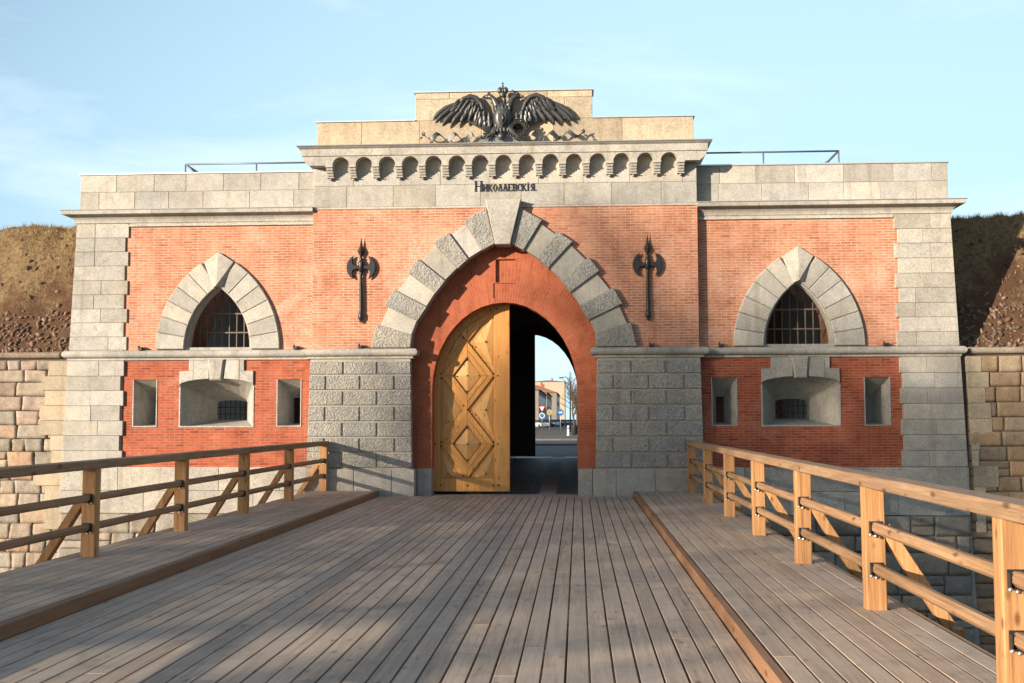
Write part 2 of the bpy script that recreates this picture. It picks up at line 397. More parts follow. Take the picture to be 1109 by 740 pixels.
MAT['door'] = wood('door_wood', (0.48, 0.205, 0.052), (0.70, 0.355, 0.108), 'z', tonevar=0.13, rough=0.5, bump=0.12)
MAT['doorlight'] = wood('door_panel_wood', (0.50, 0.25, 0.08), (0.66, 0.38, 0.14), 'z', tonevar=0.10, rough=0.5, bump=0.1)
MAT['iron'] = plain('black_iron', (0.030, 0.032, 0.036), 0.42, 0.3, 0.3, 30, 0.2)
MAT['rust'] = plain('rusty_bars', (0.17, 0.13, 0.105), 0.7, 0.2, 0.3, 30, 0.2)
MAT['bronze'] = plain('dark_cast_iron', (0.085, 0.086, 0.086), 0.40, 0.45, 0.35, 20, 0.2)
MAT['roofrail'] = plain('painted_steel_rail', (0.16, 0.17, 0.19), 0.5, 0.3, 0.1)
MAT['bolt'] = plain('bolt_steel', (0.75, 0.72, 0.66), 0.3, 0.9, 0.1)
MAT['fanplate'] = plain('grey_flashing', (0.17, 0.175, 0.185), 0.5, 0.3, 0.1)

def ground_mat(name, c1, c2, c3, scale=0.5, bump=0.6, rough=0.95, zmix=None):
    b = NB(name); P = b.obj()
    n1 = b.noise(P, scale, 7, 0.65, 0.4); n2 = b.noise(P, scale * 9, 6, 0.7); n3 = b.noise(P, scale * 50, 4, 0.7)
    if zmix:   # bare soil low on the bank, dry turf higher up
        z_ = b.n('SeparateXYZ', None, Vector=P).outputs[2]
        n1 = b.math('ADD', n1, b.math('MULTIPLY', b.math('SUBTRACT', z_, zmix), 0.10))
    col = b.mix(b.ramp(n1, [(0.42, gray(0)), (0.58, gray(1))]), c1, c2)
    col = b.mix(b.ramp(n2, [(0.45, gray(0)), (0.66, gray(0.9))]), col, c3)
    col = b.mix(1.0, col, b.ramp(n3, [(0.3, gray(0.55)), (0.7, gray(1.3))]), 'MULTIPLY')
    h = b.math('ADD', n2, b.math('MULTIPLY', n3, 0.6))
    return b.done(col, rough, b.bump(h, bump, 0.06), spec=0.1)
MAT['hill'] = ground_mat('earth_slope', (0.135, 0.073, 0.045), (0.29, 0.20, 0.105), (0.12, 0.07, 0.042), 0.9, 1.0, zmix=5.0)
MAT['drygrass'] = plain('dry_grass_blades', (0.46, 0.33, 0.16), 0.8, var=0.4)
MAT['soil'] = ground_mat('moat_soil', (0.085, 0.075, 0.05), (0.11, 0.10, 0.06), (0.06, 0.05, 0.035), 0.35)
MAT['ground'] = ground_mat('ground', (0.16, 0.145, 0.11), (0.11, 0.11, 0.07), (0.2, 0.17, 0.13), 0.15)
MAT['asphalt'] = ground_mat('asphalt', gray(0.075), gray(0.09), gray(0.06), 0.4, 0.2, 0.7)
MAT['paving'] = ground_mat('paving', (0.16, 0.15, 0.14), (0.20, 0.19, 0.175), (0.13, 0.12, 0.11), 0.6, 0.3)
MAT['cobblest'] = granite('cobble_stone', (0.20, 0.135, 0.095), (0.14, 0.10, 0.075), 0.6, tonevar=0.55)

# ------------------------------------------------------------------ fortress gate
gate = empty('fortress_gate', (0, 0, 0))
tag(gate, 'red brick and granite fortress gate with pointed central arch and stepped stone top', 'fortress gate')

WC = 6.65                                # centre of each wing
def arc(c0, c1, r_, x_from_ang, x_to_ang, n=14):
    return [(c0 + r_ * math.cos(x_from_ang + (x_to_ang - x_from_ang) * i / n), c1 + r_ * math.sin(x_from_ang + (x_to_ang - x_from_ang) * i / n)) for i in range(n + 1)]

def pointed(cx, z0, c, r_, n=12, zbase=None):
    """pointed arch outline, counter-clockwise seen from the front"""
    a1 = math.acos(c / r_)
    rgt = [(cx - c + r_ * math.cos(a1 * i / n), z0 + r_ * math.sin(a1 * i / n)) for i in range(n + 1)]
    lft = [(2 * cx - x, z) for x, z in rgt[-2::-1]]
    pts = rgt + lft
    if zbase is not None: pts = [(rgt[0][0], zbase)] + pts + [(lft[-1][0], zbase)]
    return pts

# main arch inner curve: circle centre (-1.29, 2.48) r 3.5
def arch_in(off=0.0, n=14, zb=0.0, xj=2.09):
    z_s = 3.34; r_ = 3.5 + off
    a0 = math.asin((z_s - 2.48) / r_); a1 = math.acos(1.29 / r_)
    rgt = [(-1.29 + r_ * math.cos(a0 + (a1 - a0) * i / n), 2.48 + r_ * math.sin(a0 + (a1 - a0) * i / n)) for i in range(n + 1)]
    pts = [(xj + off, zb), (xj + off, z_s - 0.02)] + rgt
    return pts + [(-x, z) for x, z in pts[-2::-1]]

def door_arch(zb=0.0, a=1.66, bb=2.0, z0=2.4, n=20):
    pts = [(a, zb)] + [(a * math.cos(math.pi * i / n), z0 + bb * math.sin(math.pi * i / n)) for i in range(n + 1)] + [(-a, zb)]
    return pts

# brick facing, upper centre
m = MB()
zt = 6.555
ao = arch_in(0.15, 14, 3.2)
outer = [(-4.40, 3.2)] + [(-ao[0][0], 3.2)] + ao[::-1][1:-1] + [(ao[0][0], 3.2), (4.40, 3.2), (4.40, zt), (-4.40, zt)]
m.curve([outer], -0.2, 0.14)
m.build('brick_facing', MAT['brick_up'], gate)
# lower centre mass behind pilasters
for sx in (-1, 1):
    m = MB(); x0, x1 = sorted((sx * 2.13, sx * 4.42)); m.box(x0, x1, -0.235, 0.14, -0.6, 3.2, 0.5)
    m.build('pilaster_core', MAT['mortar'], gate)
# recessed brick arch wall
m = MB()
rec = [(-2.75, 0.58), (2.75, 0.58), (2.75, 6.2), (-2.75, 6.2)]
dr = door_arch(0.5)
m.curve([[(-2.75, 0.6), (-1.66, 0.6)] + dr[::-1][1:-1] + [(1.66, 0.6), (2.75, 0.6), (2.75, 6.2), (-2.75, 6.2)],
         [(-0.20, 4.86), (0.26, 4.86), (0.26, 5.40), (-0.20, 5.40)], [(-0.25, 4.50), (0.25, 4.50), (0.25, 4.845), (-0.25, 4.845)]], 0.06, 0.52)
m.box(-0.29, 0.29, 0.085, 0.3, 4.46, 4.852)
m.box(-0.25, 0.30, 0.135, 0.3, 4.854, 5.45)
m.build('brick_arch', MAT['brick_arch'], gate)
# wing brick: lower and upper, with openings
def wing_panel(sx):
    up_ = MB(); hole = pointed(WC, 3.36, 0.98, 1.80, 12, 3.38)
    up_.curve([[(4.35, 3.2), (hole[-1][0] if 0 else 2 * WC - hole[0][0], 3.2)] + hole[::-1][1:-1] + [(hole[0][0], 3.2), (8.96, 3.2), (8.96, 6.25), (4.35, 6.25)]], 0.0, 0.16)
    lo = MB()
    eh = [(5.79, 1.55), (7.55, 1.55), (7.55, 2.50)] + [(6.67 + 0.88 * math.cos(math.pi * i / 10), 2.50 + 0.17 * math.sin(math.pi * i / 10)) for i in range(1, 10)] + [(5.79, 2.50)]
    sl = [[(x0, 1.56), (x1, 1.56), (x1, 2.65), (x0, 2.65)] for x0, x1 in ((4.68, 5.26), (8.07, 8.65))]
    lo.curve([[(4.35, 0.60), (8.98, 0.60), (8.98, 3.2), (4.35, 3.2)], eh] + sl, 0.004, 0.164)
    return up_, lo, eh, sl
for sx in (-1, 1):
    up_, lo, eh, sl = wing_panel(sx)
    if sx < 0: up_, lo = up_.mirror_x(), lo.mirror_x()
    up_.build('brick_facing', MAT['brick_up'], gate)
    lo.build('brick_facing', MAT['brick_low'], gate)

# embrasures and slits (splayed granite reveals)
def funnel(outl, inn, y0, y1):
    n = len(outl); m_ = MB()
    for i in range(n):
        j = (i + 1) % n
        seg = [(outl[i][0], y0, outl[i][1]), (outl[j][0], y0, outl[j][1]), (inn[j][0], y1, inn[j][1]), (inn[i][0], y1, inn[i][1])]
        # split in depth for block tones
        k = 2
        for q in range(k):
            a, b_ = q / k, (q + 1) / k
            lerp = lambda p, r2, t: tuple(p[u] + (r2[u] - p[u]) * t for u in range(3))
            tone = 0.4 + 0.2 * random.random() if i not in (0,) else 0.7
            m_.add([lerp(seg[0], seg[3], a), lerp(seg[1], seg[2], a), lerp(seg[1], seg[2], b_), lerp(seg[0], seg[3], b_)], [(0, 3, 2, 1)], tone)
    return m_
for sx in (-1, 1):
    eo = [(5.80, 1.555), (7.54, 1.555), (7.54, 2.495)] + [(6.67 + 0.87 * math.cos(math.pi * i / 10), 2.495 + 0.17 * math.sin(math.pi * i / 10)) for i in range(1, 10)] + [(5.80, 2.495)]
    ei = [(6.31, 1.72), (7.03, 1.72), (7.03, 2.12)] + [(6.67 + 0.36 * math.cos(math.pi * i / 10), 2.12 + 0.07 * math.sin(math.pi * i / 10)) for i in range(1, 10)] + [(6.31, 2.12)]
    m = funnel(eo, ei, 0.0, 1.2)
    # thin stone edge round the mouth
    if sx < 0: m = m.mirror_x()
    emb = m.build('embrasure', MAT['granite'], gate)
    g = MB()
    for i in range(6):
        x = 6.31 + 0.72 * (i + 0.5) / 6; g.bar((x, 1.26, 1.7), (x, 1.26, 2.2), 0.022, 0.022, 0.004, (0, 1, 0))
    for z in (1.86, 2.02): g.bar((6.29, 1.26, z), (7.05, 1.26, z), 0.022, 0.022, 0.004)
    if sx < 0: g = g.mirror_x()
    g.build('grille', MAT['iron'], emb)
    # lintel blocks
    l = MB()
    def arcz(x): return 2.50 + 0.17 * math.sqrt(max(0, 1 - ((x - 6.67) / 0.88) ** 2))
    def headblock(xa, xb, ztop, yf=-0.05, skew0=0.0, skew1=0.0, tone=None):
        n_ = 5; bot = [(xa + (xb - xa) * i / n_, arcz(xa + (xb - xa) * i / n_)) for i in range(n_ + 1)]
        l.stone(bot + [(xb + skew1, ztop), (xa + skew0, ztop)], yf, 0.1, 0.012, tone)
    for side_ in (0, 1):
        l = MB()
        if side_ == 0:
            headblock(5.80, 6.13, 2.85, -0.045); l.stone([(6.02, 2.85), (6.13, 2.85), (6.13, 3.10), (6.02, 3.10)], -0.045, 0.1, 0.008); headblock(6.13, 6.50, 3.10, -0.05)
        else:
            headblock(7.21, 7.54, 2.85, -0.045); l.stone([(7.21, 2.85), (7.32, 2.85), (7.32, 3.10), (7.21, 3.10)], -0.045, 0.1, 0.008); headblock(6.84, 7.21, 3.10, -0.05)
        if sx < 0: l = l.mirror_x()
        l.build('lintel', MAT['granite'], emb)
    l = MB(); l.stone([(6.53, 2.63), (6.81, 2.63), (6.86, 3.12), (6.47, 3.12)], -0.11, 0.1, 0.035)
    if sx < 0: l = l.mirror_x()
    l.build('keystone', MAT['granite'], emb)
    for x0, x1 in ((4.68, 5.26), (8.07, 8.65)):
        cx = (x0 + x1) / 2
        o_ = [(x0 + 0.008, 1.568), (x1 - 0.008, 1.568), (x1 - 0.008, 2.642), (x0 + 0.008, 2.642)]
        i_ = [(cx - 0.085, 1.64), (cx + 0.085, 1.64), (cx + 0.085, 2.24), (cx - 0.085, 2.24)]
        m = funnel(o_, i_, 0.0, 0.8)
        m.box(x0 + 0.0, x0 + 0.022, -0.012, 0.03, 1.56, 2.65, 0.7); m.box(x1 - 0.022, x1, -0.012, 0.03, 1.56, 2.65, 0.7)
        m.box(x0 + 0.022, x1 - 0.022, -0.012, 0.03, 1.56, 1.582, 0.7)
        if sx < 0: m = m.mirror_x()
        m.build('loophole', MAT['granite'], gate)
    m = MB(); m.box(5.79, 5.82, -0.012, 0.03, 1.55, 2.49, 0.7); m.box(7.52, 7.55, -0.012, 0.03, 1.55, 2.49, 0.7); m.box(5.82, 7.52, -0.012, 0.03, 1.55, 1.58, 0.7)
    if sx < 0: m = m.mirror_x()
    m.build('stone_edge', MAT['granite'], emb)

# pointed windows
for sx in (-1, 1):
    m = MB(); c, ri, ro, z0 = 0.98, 1.76, 2.45, 3.355
    n = 6; ak = R(55.5)
    for k in range(n):
        a0, a1 = ak * k / n, ak * (k + 1) / n
        for sgn in (-1, 1):
            pts = [(ri, a0), (ro, a0), (ro, (a0 + a1) / 2), (ro, a1), (ri, a1), (ri, (a0 + a1) / 2)]
            poly = [(WC + sgn * (-c + r_ * math.cos(a)), z0 + r_ * math.sin(a)) for r_, a in pts]
            # hairline gap
            ctr = (sum(p[0] for p in poly) / 6, sum(p[1] for p in poly) / 6)
            poly = [(ctr[0] + (x - ctr[0]) * 0.978, ctr[1] + (z - ctr[1]) * 0.978) for x, z in poly]
            m.stone(poly, -0.085, 0.3, 0.016)
    if sx < 0: m = m.mirror_x()
    win = m.build('window', MAT['granite'], gate)
    k_ = MB(); kb, kt = 0.125, 0.345
    zk = z0 + math.sqrt(ri ** 2 - c * c)
    zi = z0 + ri * math.sin(ak); zo = z0 + ro * math.sin(ak)
    ztop = z0 + math.sqrt(ro ** 2 - c * c)
    v = [(WC - 0.11, -0.09, zi - 0.02), (WC + 0.11, -0.09, zi - 0.02), (WC + kt, -0.075, zo + 0.01), (WC, -0.10, ztop + 0.01), (WC - kt, -0.075, zo + 0.01), (WC - 0.0, -0.22, zi + 0.02)]
    bk = [(x, 0.2, z) for x, y, z in v[:5]]
    k_.add(v + bk, [(0, 1, 5), (1, 2, 5), (2, 3, 5), (3, 4, 5), (4, 0, 5), (0, 6, 7, 1), (1, 7, 8, 2), (2, 8, 9, 3), (3, 9, 10, 4), (4, 10, 6, 0)], 0.8)
    if sx < 0: k_ = k_.mirror_x()
    k_.build('keystone', MAT['granite'], win)
    # thin inner stone lining and sill
    f = MB(); oo = pointed(WC, 3.355, 0.98, 1.765, 12); ii = pointed(WC, 3.40, 0.98, 1.71, 12)
    oo = [(WC + 0.785, 3.335)] + oo + [(WC - 0.785, 3.335)]; ii = ii
    f.curve([oo, ii], 0.02, 0.30)
    if sx < 0: f = f.mirror_x()
    f.build('lining', MAT['granite'], win)
    # brick reveal behind
    rv = MB(); a_ = pointed(WC, 3.39, 0.98, 1.74, 12); b2 = pointed(WC, 3.39, 0.98, 1.78, 12)
    rv.add([(x, 0.30, z) for x, z in b2] + [(WC + (x - WC) * 0.93, 1.5, 3.39 + (z - 3.39) * 0.97) for x, z in b2],
           [(i, i + 1, len(b2) + i + 1, len(b2) + i) for i in range(len(b2) - 1)], 0.5)
    rv.add([(WC - 0.84, 0.30, 3.385), (WC + 0.84, 0.30, 3.385), (WC + 0.80, 1.5, 3.385), (WC - 0.80, 1.5, 3.385)], [(0, 1, 2, 3)], 0.5)
    if sx < 0: rv = rv.mirror_x()
    rv.build('reveal', MAT['brick_dark'], win)
    g = MB()
    def hw(z, rr=1.71): return -0.98 + math.sqrt(max(0, rr * rr - (z - 3.40) ** 2))
    for i in range(8):
        x = -0.62 + 1.24 * i / 7
        zt2 = 3.40 + math.sqrt(max(0, 1.71 ** 2 - (abs(x) + 0.98) ** 2))
        g.bar((WC + x, 0.55, 3.38), (WC + x, 0.55, zt2 + 0.05), 0.026, 0.026, 0.004, (0, 1, 0))
    for z in (3.78, 4.23): g.bar((WC - hw(z) - 0.02, 0.53, z), (WC + hw(z) + 0.02, 0.53, z), 0.035, 0.035, 0.004)
    if sx < 0: g = g.mirror_x()
    g.build('grille', MAT['rust'], win)

# corner piers (quoins): rows
up_rows = [6.32, 5.985, 5.655, 5.32, 4.975, 4.645, 4.31, 3.985, 3.655, 3.345]
lo_rows = [3.09, 2.74, 2.40, 2.05, 1.70, 1.36, 1.01, 0.65]
def xo(z): return 10.07 + (6.32 - z) * 0.0385
def quoins(sx):
    m_ = MB()
    for rows, y in ((up_rows, -0.04), (lo_rows, -0.06)):
        for i in range(len(rows) - 1):
            zt_, zb_ = rows[i], rows[i + 1]
            xi = 8.81 if i % 2 == 0 else 8.885
            if rows is lo_rows: xi += 0.04
            cuts = [xi] + sorted(random.sample([9.25, 9.45, 9.62], random.choice((0, 1, 1, 1)))) + [None]
            for a, b_ in zip(cuts[:-1], cuts[1:]):
                top = xo(zt_) if b_ is None else b_; bot = xo(zb_) if b_ is None else b_
                g_ = 0.003
                m_.stone([(a + g_, zb_ + g_), (bot - g_, zb_ + g_), (top - g_, zt_ - g_), (a + g_, zt_ - g_)], y, 1.2, 0.007)
    if sx < 0: m_ = m_.mirror_x()
    return m_
for sx in (-1, 1): quoins(sx).build('corner_pier', MAT['granite'], gate)
# pier core so the joints never show through
for sx in (-1, 1):
    m = MB(); v = []
    for y in (-0.02, 15.0):
        for z in (-5.0, 6.58):
            for x in (8.9, xo(z) - 0.012): v.append((sx * x, y, z))
    f = [(0, 1, 3, 2), (4, 6, 7, 5), (0, 4, 5, 1), (2, 3, 7, 6), (0, 2, 6, 4), (1, 5, 7, 3)]
    m.add(v, f if sx > 0 else [tuple(reversed(q)) for q in f], 0.5)
    m.build('side_wall', MAT['mortar'], gate)

# base courses under the wings: smooth plinth + rubble below
def smooth_rows(m_, x0, x1, zs, y, yb, wmin=0.7, wmax=1.3, gap=0.003, bev=0.007):
    for a, b_ in zip(zs[:-1], zs[1:]):
        x = x0 - random.random() * 0.5 * wmin
        while x < x1:
            w = random.uniform(wmin, wmax); xa, xb = max(x, x0), min(x + w, x1)
            if x1 - xb < 0.25: xb = x1
            if xb - xa > 0.12: m_.stone([(xa + gap, a + gap), (xb - gap, a + gap), (xb - gap, b_ - gap), (xa + gap, b_ - gap)], y, yb, bev)
            elif xb - xa > 0.01: m_.stone([(xa + gap, a + gap), (xb - gap, a + gap), (xb - gap, b_ - gap), (xa + gap, b_ - gap)], y, yb, 0.003)
            x = xb if xb == x1 else x + w
for sx in (-1, 1):
    m = MB(); smooth_rows(m, 4.43, 10.30, [-0.42, 0.10, 0.64], -0.07, 0.1, 0.9, 1.6)
    if sx < 0: m = m.mirror_x()
    m.build('plinth', MAT['granite'], gate)

def rough_wall(m_, x0, x1, z0, z1, y, rowh=(0.26, 0.42), w=(0.35, 0.95), depth=0.04, res=5, batter=0.0, irregular=0.022, gap=0.004):
    z = z0
    rr = random.Random(int(x0 * 10 + z0 * 7))
    while z < z1 - 0.05:
        h = rr.uniform(*rowh)
        if z1 - (z + h) < rowh[0] * 0.7: h = z1 - z
        x = x0
        while x < x1 - 0.02:
            ww = rr.uniform(*w)
            if x1 - (x + ww) < w[0] * 0.7: ww = x1 - x
            parts = [(x, x + ww, z, z + h)]
            if h > 0.32 and rr.random() < 0.12: parts = [(x, x + ww, z, z + h * 0.5), (x, x + ww, z + h * 0.5, z + h)]
            for xa, xb, za, zb in parts:
                nx = max(4, int((xb - xa) / 0.05)) if res > 3 else 4; nz = res + 2 if res > 3 else 4; t = rr.random(); off = rr.uniform(-0.02, 0.025)
                jx = [rr.uniform(-irregular, irregular) for _ in range(4)]
                vs = []; seed = rr.random() * 100
                eu, ev = 0.010 / (xb - xa), 0.010 / (zb - za)
                us = [0, eu] + [eu + (1 - 2 * eu) * q / (nx - 2) for q in range(1, nx - 2)] + [1 - eu, 1]
                vs_ = [0, ev] + [ev + (1 - 2 * ev) * q / (nz - 2) for q in range(1, nz - 2)] + [1 - ev, 1]
                for i in range(nz + 1):
                    for j in range(nx + 1):
                        u, v_ = us[j], vs_[i]
                        px = xa + gap + (xb - xa - 2 * gap) * u + (jx[0] * (1 - u) + jx[1] * u) * (v_ - 0.5) * 1.5
                        pz = za + gap + (zb - za - 2 * gap) * v_ + (jx[2] * (1 - v_) + jx[3] * v_) * (u - 0.5) * 0.8
                        # round the corners of the outline
                        e = min(u, 1 - u) * (xb - xa); e2 = min(v_, 1 - v_) * (zb - za)
                        edge = min(e, e2)
                        d = depth * (0.72 + 0.28 * min(1.0, edge / 0.05)) if edge > 1e-6 else -0.02
                        nn = noise.noise(Vector((px * 6 + seed, pz * 6, seed))) * 0.022 + noise.noise(Vector((px * 17, pz * 17 + seed, 3))) * 0.008
                        vs.append((px, y + batter * (z1 - pz) * -1 - d - off * (edge > 1e-6) - nn * (edge > 1e-6), pz))
                fs = [(i * (nx + 1) + j, i * (nx + 1) + j + 1, (i + 1) * (nx + 1) + j + 1, (i + 1) * (nx + 1) + j) for i in range(nz) for j in range(nx)]
                m_.add(vs, fs, t, True)
            x += ww
        z += h
m = MB(); rough_wall(m, -10.3, 10.3, -5.0, -0.43, -0.05, (0.32, 0.55), (0.4, 1.1), 0.05)
m.build('rubble_base', MAT['rubble'], gate)
m = MB(); m.box(-8.9, 8.9, -0.03, 0.13, -5.0, -0.06, 0.3)
m.build('foundation', MAT['joint'], gate)

# pilasters: 7 rows of bushed blocks
pz = [3.05, 2.73, 2.38, 2.03, 1.67, 1.32, 0.97, 0.62]
def pil(sx):
    m_ = MB()
    for i in range(7):
        zt_, zb_ = pz[i], pz[i + 1]; zt_ -= 0.018; zb_ += 0.018
        def ix(z): return 2.11 - (3.05 - z) * 0.018
        def ox(z): return 4.42 + (3.05 - z) * 0.022
        cuts = [0, 1 / 3, 2 / 3, 1] if i % 2 == 0 else [0, 0.162, 0.5, 0.838, 1]
        if sx > 0: cuts = [1 - q for q in cuts[::-1]]
        for a, b_ in zip(cuts[:-1], cuts[1:]):
            ga = 0.0 if a == 0 else 0.016; gb = 0.0 if b_ == 1 else 0.016
            X = lambda f_, z: ix(z) + (ox(z) - ix(z)) * f_
            m_.stone([(X(a, zb_) + ga, zb_), (X(b_, zb_) - gb, zb_), (X(b_, zt_) - gb, zt_), (X(a, zt_) + ga, zt_)], -0.30, -0.1, 0.014, 0.35 + 0.3 * random.random(), rise=0.02)
    if sx < 0: m_ = m_.mirror_x()
    return m_
for sx in (-1, 1):
    m = MB(); m.curve([[(2.12, 3.09), (4.41, 3.09), (4.47, 0.60), (2.075, 0.60)]], -0.262, -0.05)
    if sx < 0: m = m.mirror_x()
    pm = m.build('pilaster', MAT['mortar'], gate)
    pil(sx).build('stone_blocks', MAT['hammer'], pm)
    m = MB()
    for a, b_ in ((2.0, 2.52), (2.52, 3.38), (3.38, 4.51)):
        m.stone([(a + 0.003, -0.6), (b_ - 0.003, -0.6), (b_ - 0.003, 0.605), (a + 0.003, 0.605)], -0.35, 0.0, 0.012, 0.25 + 0.4 * random.random())
    m.stone([(1.67, -0.05), (1.995, -0.05), (1.995, 0.60), (1.67, 0.60)], 0.02, 0.6, 0.01)
    if sx < 0: m = m.mirror_x()
    m.build('base_course', MAT['granite'], pm)

# main arch ring
inn = [(0.18, 5.70), (0.47, 5.55), (0.79, 5.35), (1.03, 5.14), (1.31, 4.86), (1.53, 4.58), (1.73, 4.27), (1.94, 3.95), (2.07, 3.63), (2.11, 3.345)]
outp = [(0.38, 6.52), (0.89, 6.23), (1.24, 5.97), (1.58, 5.73), (1.94, 5.37), (2.18, 5.06), (2.49, 4.67), (2.69, 4.31), (2.88, 3.88), (3.01, 3.345)]
for sx in (-1, 1):
    mh, ms = MB(), MB()
    for i in range(9):
        a, b_, c_, d_ = inn[i], outp[i], outp[i + 1], inn[i + 1]
        if i % 2 == 0: mh.stone([a, b_, c_, d_], -0.36, 0.12, 0.012, 0.3 + 0.3 * random.random())
        else:
            k = 0.10
            b2 = (b_[0] + (a[0] - b_[0]) * k, b_[1] + (a[1] - b_[1]) * k); c2 = (c_[0] + (d_[0] - c_[0]) * k, c_[1] + (d_[1] - c_[1]) * k)
            a2 = (a[0] + (b_[0] - a[0]) * 0.03, a[1] + (b_[1] - a[1]) * 0.03); d2 = (d_[0] + (c_[0] - d_[0]) * 0.03, d_[1] + (c_[1] - d_[1]) * 0.03)
            ms.stone([a2, b2, c2, d2], -0.295, 0.12, 0.01)
    if sx < 0: mh, ms = mh.mirror_x(), ms.mirror_x()
    ra = mh.build('arch_ring', MAT['hammer'], gate); ms.build('smooth_voussoirs', MAT['granite'], ra)
m = MB()
kv = [(-0.17, 5.67), (0.17, 5.67), (0.42, 6.70), (-0.40, 6.70)]
m.stone(kv, -0.46, 0.12, 0.014, 0.75)
m.build('keystone', MAT['granite'], gate)

# profile sweeps
def sweep(m_, path, prof, tone=None, seg=None, smooth=False, closed=True):
    """path = [(x, y, nx, ny)] with outward offset direction; prof = [(o, z)]"""
    n = len(prof); v = []
    for x, y, nx, ny in path:
        for o, z in prof: v.append((x + nx * o, y + ny * o, z))
    f = []
    for i in range(len(path) - 1):
        for k in range(n if closed else n - 1):
            k2 = (k + 1) % n
            f.append((i * n + k, i * n + k2, (i + 1) * n + k2, (i + 1) * n + k))
    f += [tuple(range(n - 1, -1, -1)), tuple((len(path) - 1) * n + k for k in range(n))]
    m_.add(v, f, random.random() if tone is None else tone, smooth)

def run(m_, xa, xb, y, prof, lens=(1.0, 1.8), end_l=None, end_r=None, smooth=False):
    """split a moulding into stones along x; end_* = y to return to"""
    x = xa; first = True
    while x < xb - 1e-6:
        w = random.uniform(*lens)
        if xb - (x + w) < lens[0] * 0.6: w = xb - x
        x2 = x + w; g_ = 0.002
        path = []
        if first and end_l is not None: path += [(x, end_l, -1, 0), (x, y, -1, -1)]
        else: path += [(x + g_, y, 0, -1)]
        if x2 > xb - 1e-6 and end_r is not None: path += [(x2, y, 1, -1), (x2, end_r, 1, 0)]
        else: path += [(x2 - g_, y, 0, -1)]
        sweep(m_, path, prof, smooth=smooth); x = x2; first = False

def roll(r_, zc, o0, n=8, back=-0.05):
    return [(back, zc + r_)] + [(o0 + r_ * math.sin(math.pi * i / n), zc + r_ * math.cos(math.pi * i / n)) for i in range(n + 1)] + [(back, zc - r_)]
rollp = [(p[0], p[1]) for p in roll(0.088, 3.245, 0.06)][::-1]
fil = [(-0.05, 3.105), (0.05, 3.105), (0.05, 3.152), (-0.05, 3.152)]
for sx in (-1, 1):
    m = MB()
    run(m, 4.44, 10.17, 0.0, rollp, (0.9, 1.6), None, 0.8)
    run(m, 2.10, 4.46, -0.235, rollp, (0.8, 1.3), 0.13, 0.0)
    run(m, 4.44, 10.17, 0.0, fil, (0.9, 1.6), None, 0.8)
    run(m, 2.11, 4.45, -0.235, fil, (0.8, 1.3), 0.1, 0.0)
    if sx < 0: m = m.mirror_x()
    m.build('string_course', MAT['granite'], gate)
# wing cornices
cove = [(-0.03, 6.325), (0.025, 6.33)] + [(0.03 + 0.19 * (1 - math.cos(math.pi / 2 * i / 6)), 6.335 + 0.165 * math.sin(math.pi / 2 * i / 6)) for i in range(7)] + [(0.245, 6.505), (0.265, 6.515), (0.275, 6.60), (-0.03, 6.60)]
for sx in (-1, 1):
    m = MB()
    run(m, 4.40, 10.07, -0.02, cove, (0.9, 1.7), None, 1.2)
    m.box(4.40, 8.80, -0.055, 0.1, 6.245, 6.29, 0.9); m.box(4.40, 8.80, -0.035, 0.1, 6.29, 6.325, 0.4)
    if sx < 0: m = m.mirror_x()
    wc = m.build('wing_cornice', MAT['granite'], gate)
    m = MB(); sweep(m, [(4.40, -0.02, 0, -1), (10.07, -0.02, 1, -1), (10.07, 1.2, 1, 0)], [(-0.15, 6.602), (0.295, 6.602), (0.30, 6.617), (-0.15, 6.640)], 0.3)
    if sx < 0: m = m.mirror_x()
    m.build('metal_flashing', MAT['zinc'], wc)
    m = MB(); smooth_rows(m, 4.30, 10.08, [6.62, 7.10, 7.515], 0.12, 0.5, 0.75, 1.15)
    m.box(4.3, 10.07, 0.135, 15.0, 6.6, 7.51, 0.5)
    if sx < 0: m = m.mirror_x()
    pr = m.build('parapet', MAT['granite'], gate)
    m = MB(); sweep(m, [(4.35, 0.12, 0, -1), (10.08, 0.12, 1, -1), (10.08, 15, 1, 0)], [(-0.5, 7.517), (0.03, 7.517), (0.03, 7.548), (-0.5, 7.575)], 0.3)
    if sx < 0: m = m.mirror_x()
    m.build('metal_flashing', MAT['zinc'], pr)
# centre frieze
m = MB(); smooth_rows(m, -4.40, 4.40, [6.605, 7.10, 7.78], -0.2, 0.1, 0.9, 1.25)
m.box(-4.39, 4.39, -0.185, 3.0, 6.56, 7.9, 0.5)
m.box(-4.40, 4.40, -0.225, 0.0, 6.556, 6.600, 0.95)
m.build('frieze', MAT['granite'], gate)
# cornice: arched band with 16 corbels
m = MB()
NC = 16; cx0, cstep = -3.985, 0.5345
xs = [cx0 + cstep * i for i in range(NC)]
hw_ = 0.075
out_ = [(-4.44, 7.53), (xs[0] - hw_, 7.53)]
for i in range(NC - 1):
    a, b_ = xs[i] + hw_, xs[i + 1] - hw_; cc = (a + b_) / 2; rr_ = (b_ - a) / 2
    out_ += [(a, 7.53)] + [(cc - rr_ * math.cos(math.pi * k / 10), 7.53 + rr_ * math.sin(math.pi * k / 10)) for k in range(1, 10)] + [(b_, 7.53)]
out_ += [(xs[-1] + hw_, 7.53), (4.44, 7.53), (4.44, 7.74), (-4.44, 7.74)]
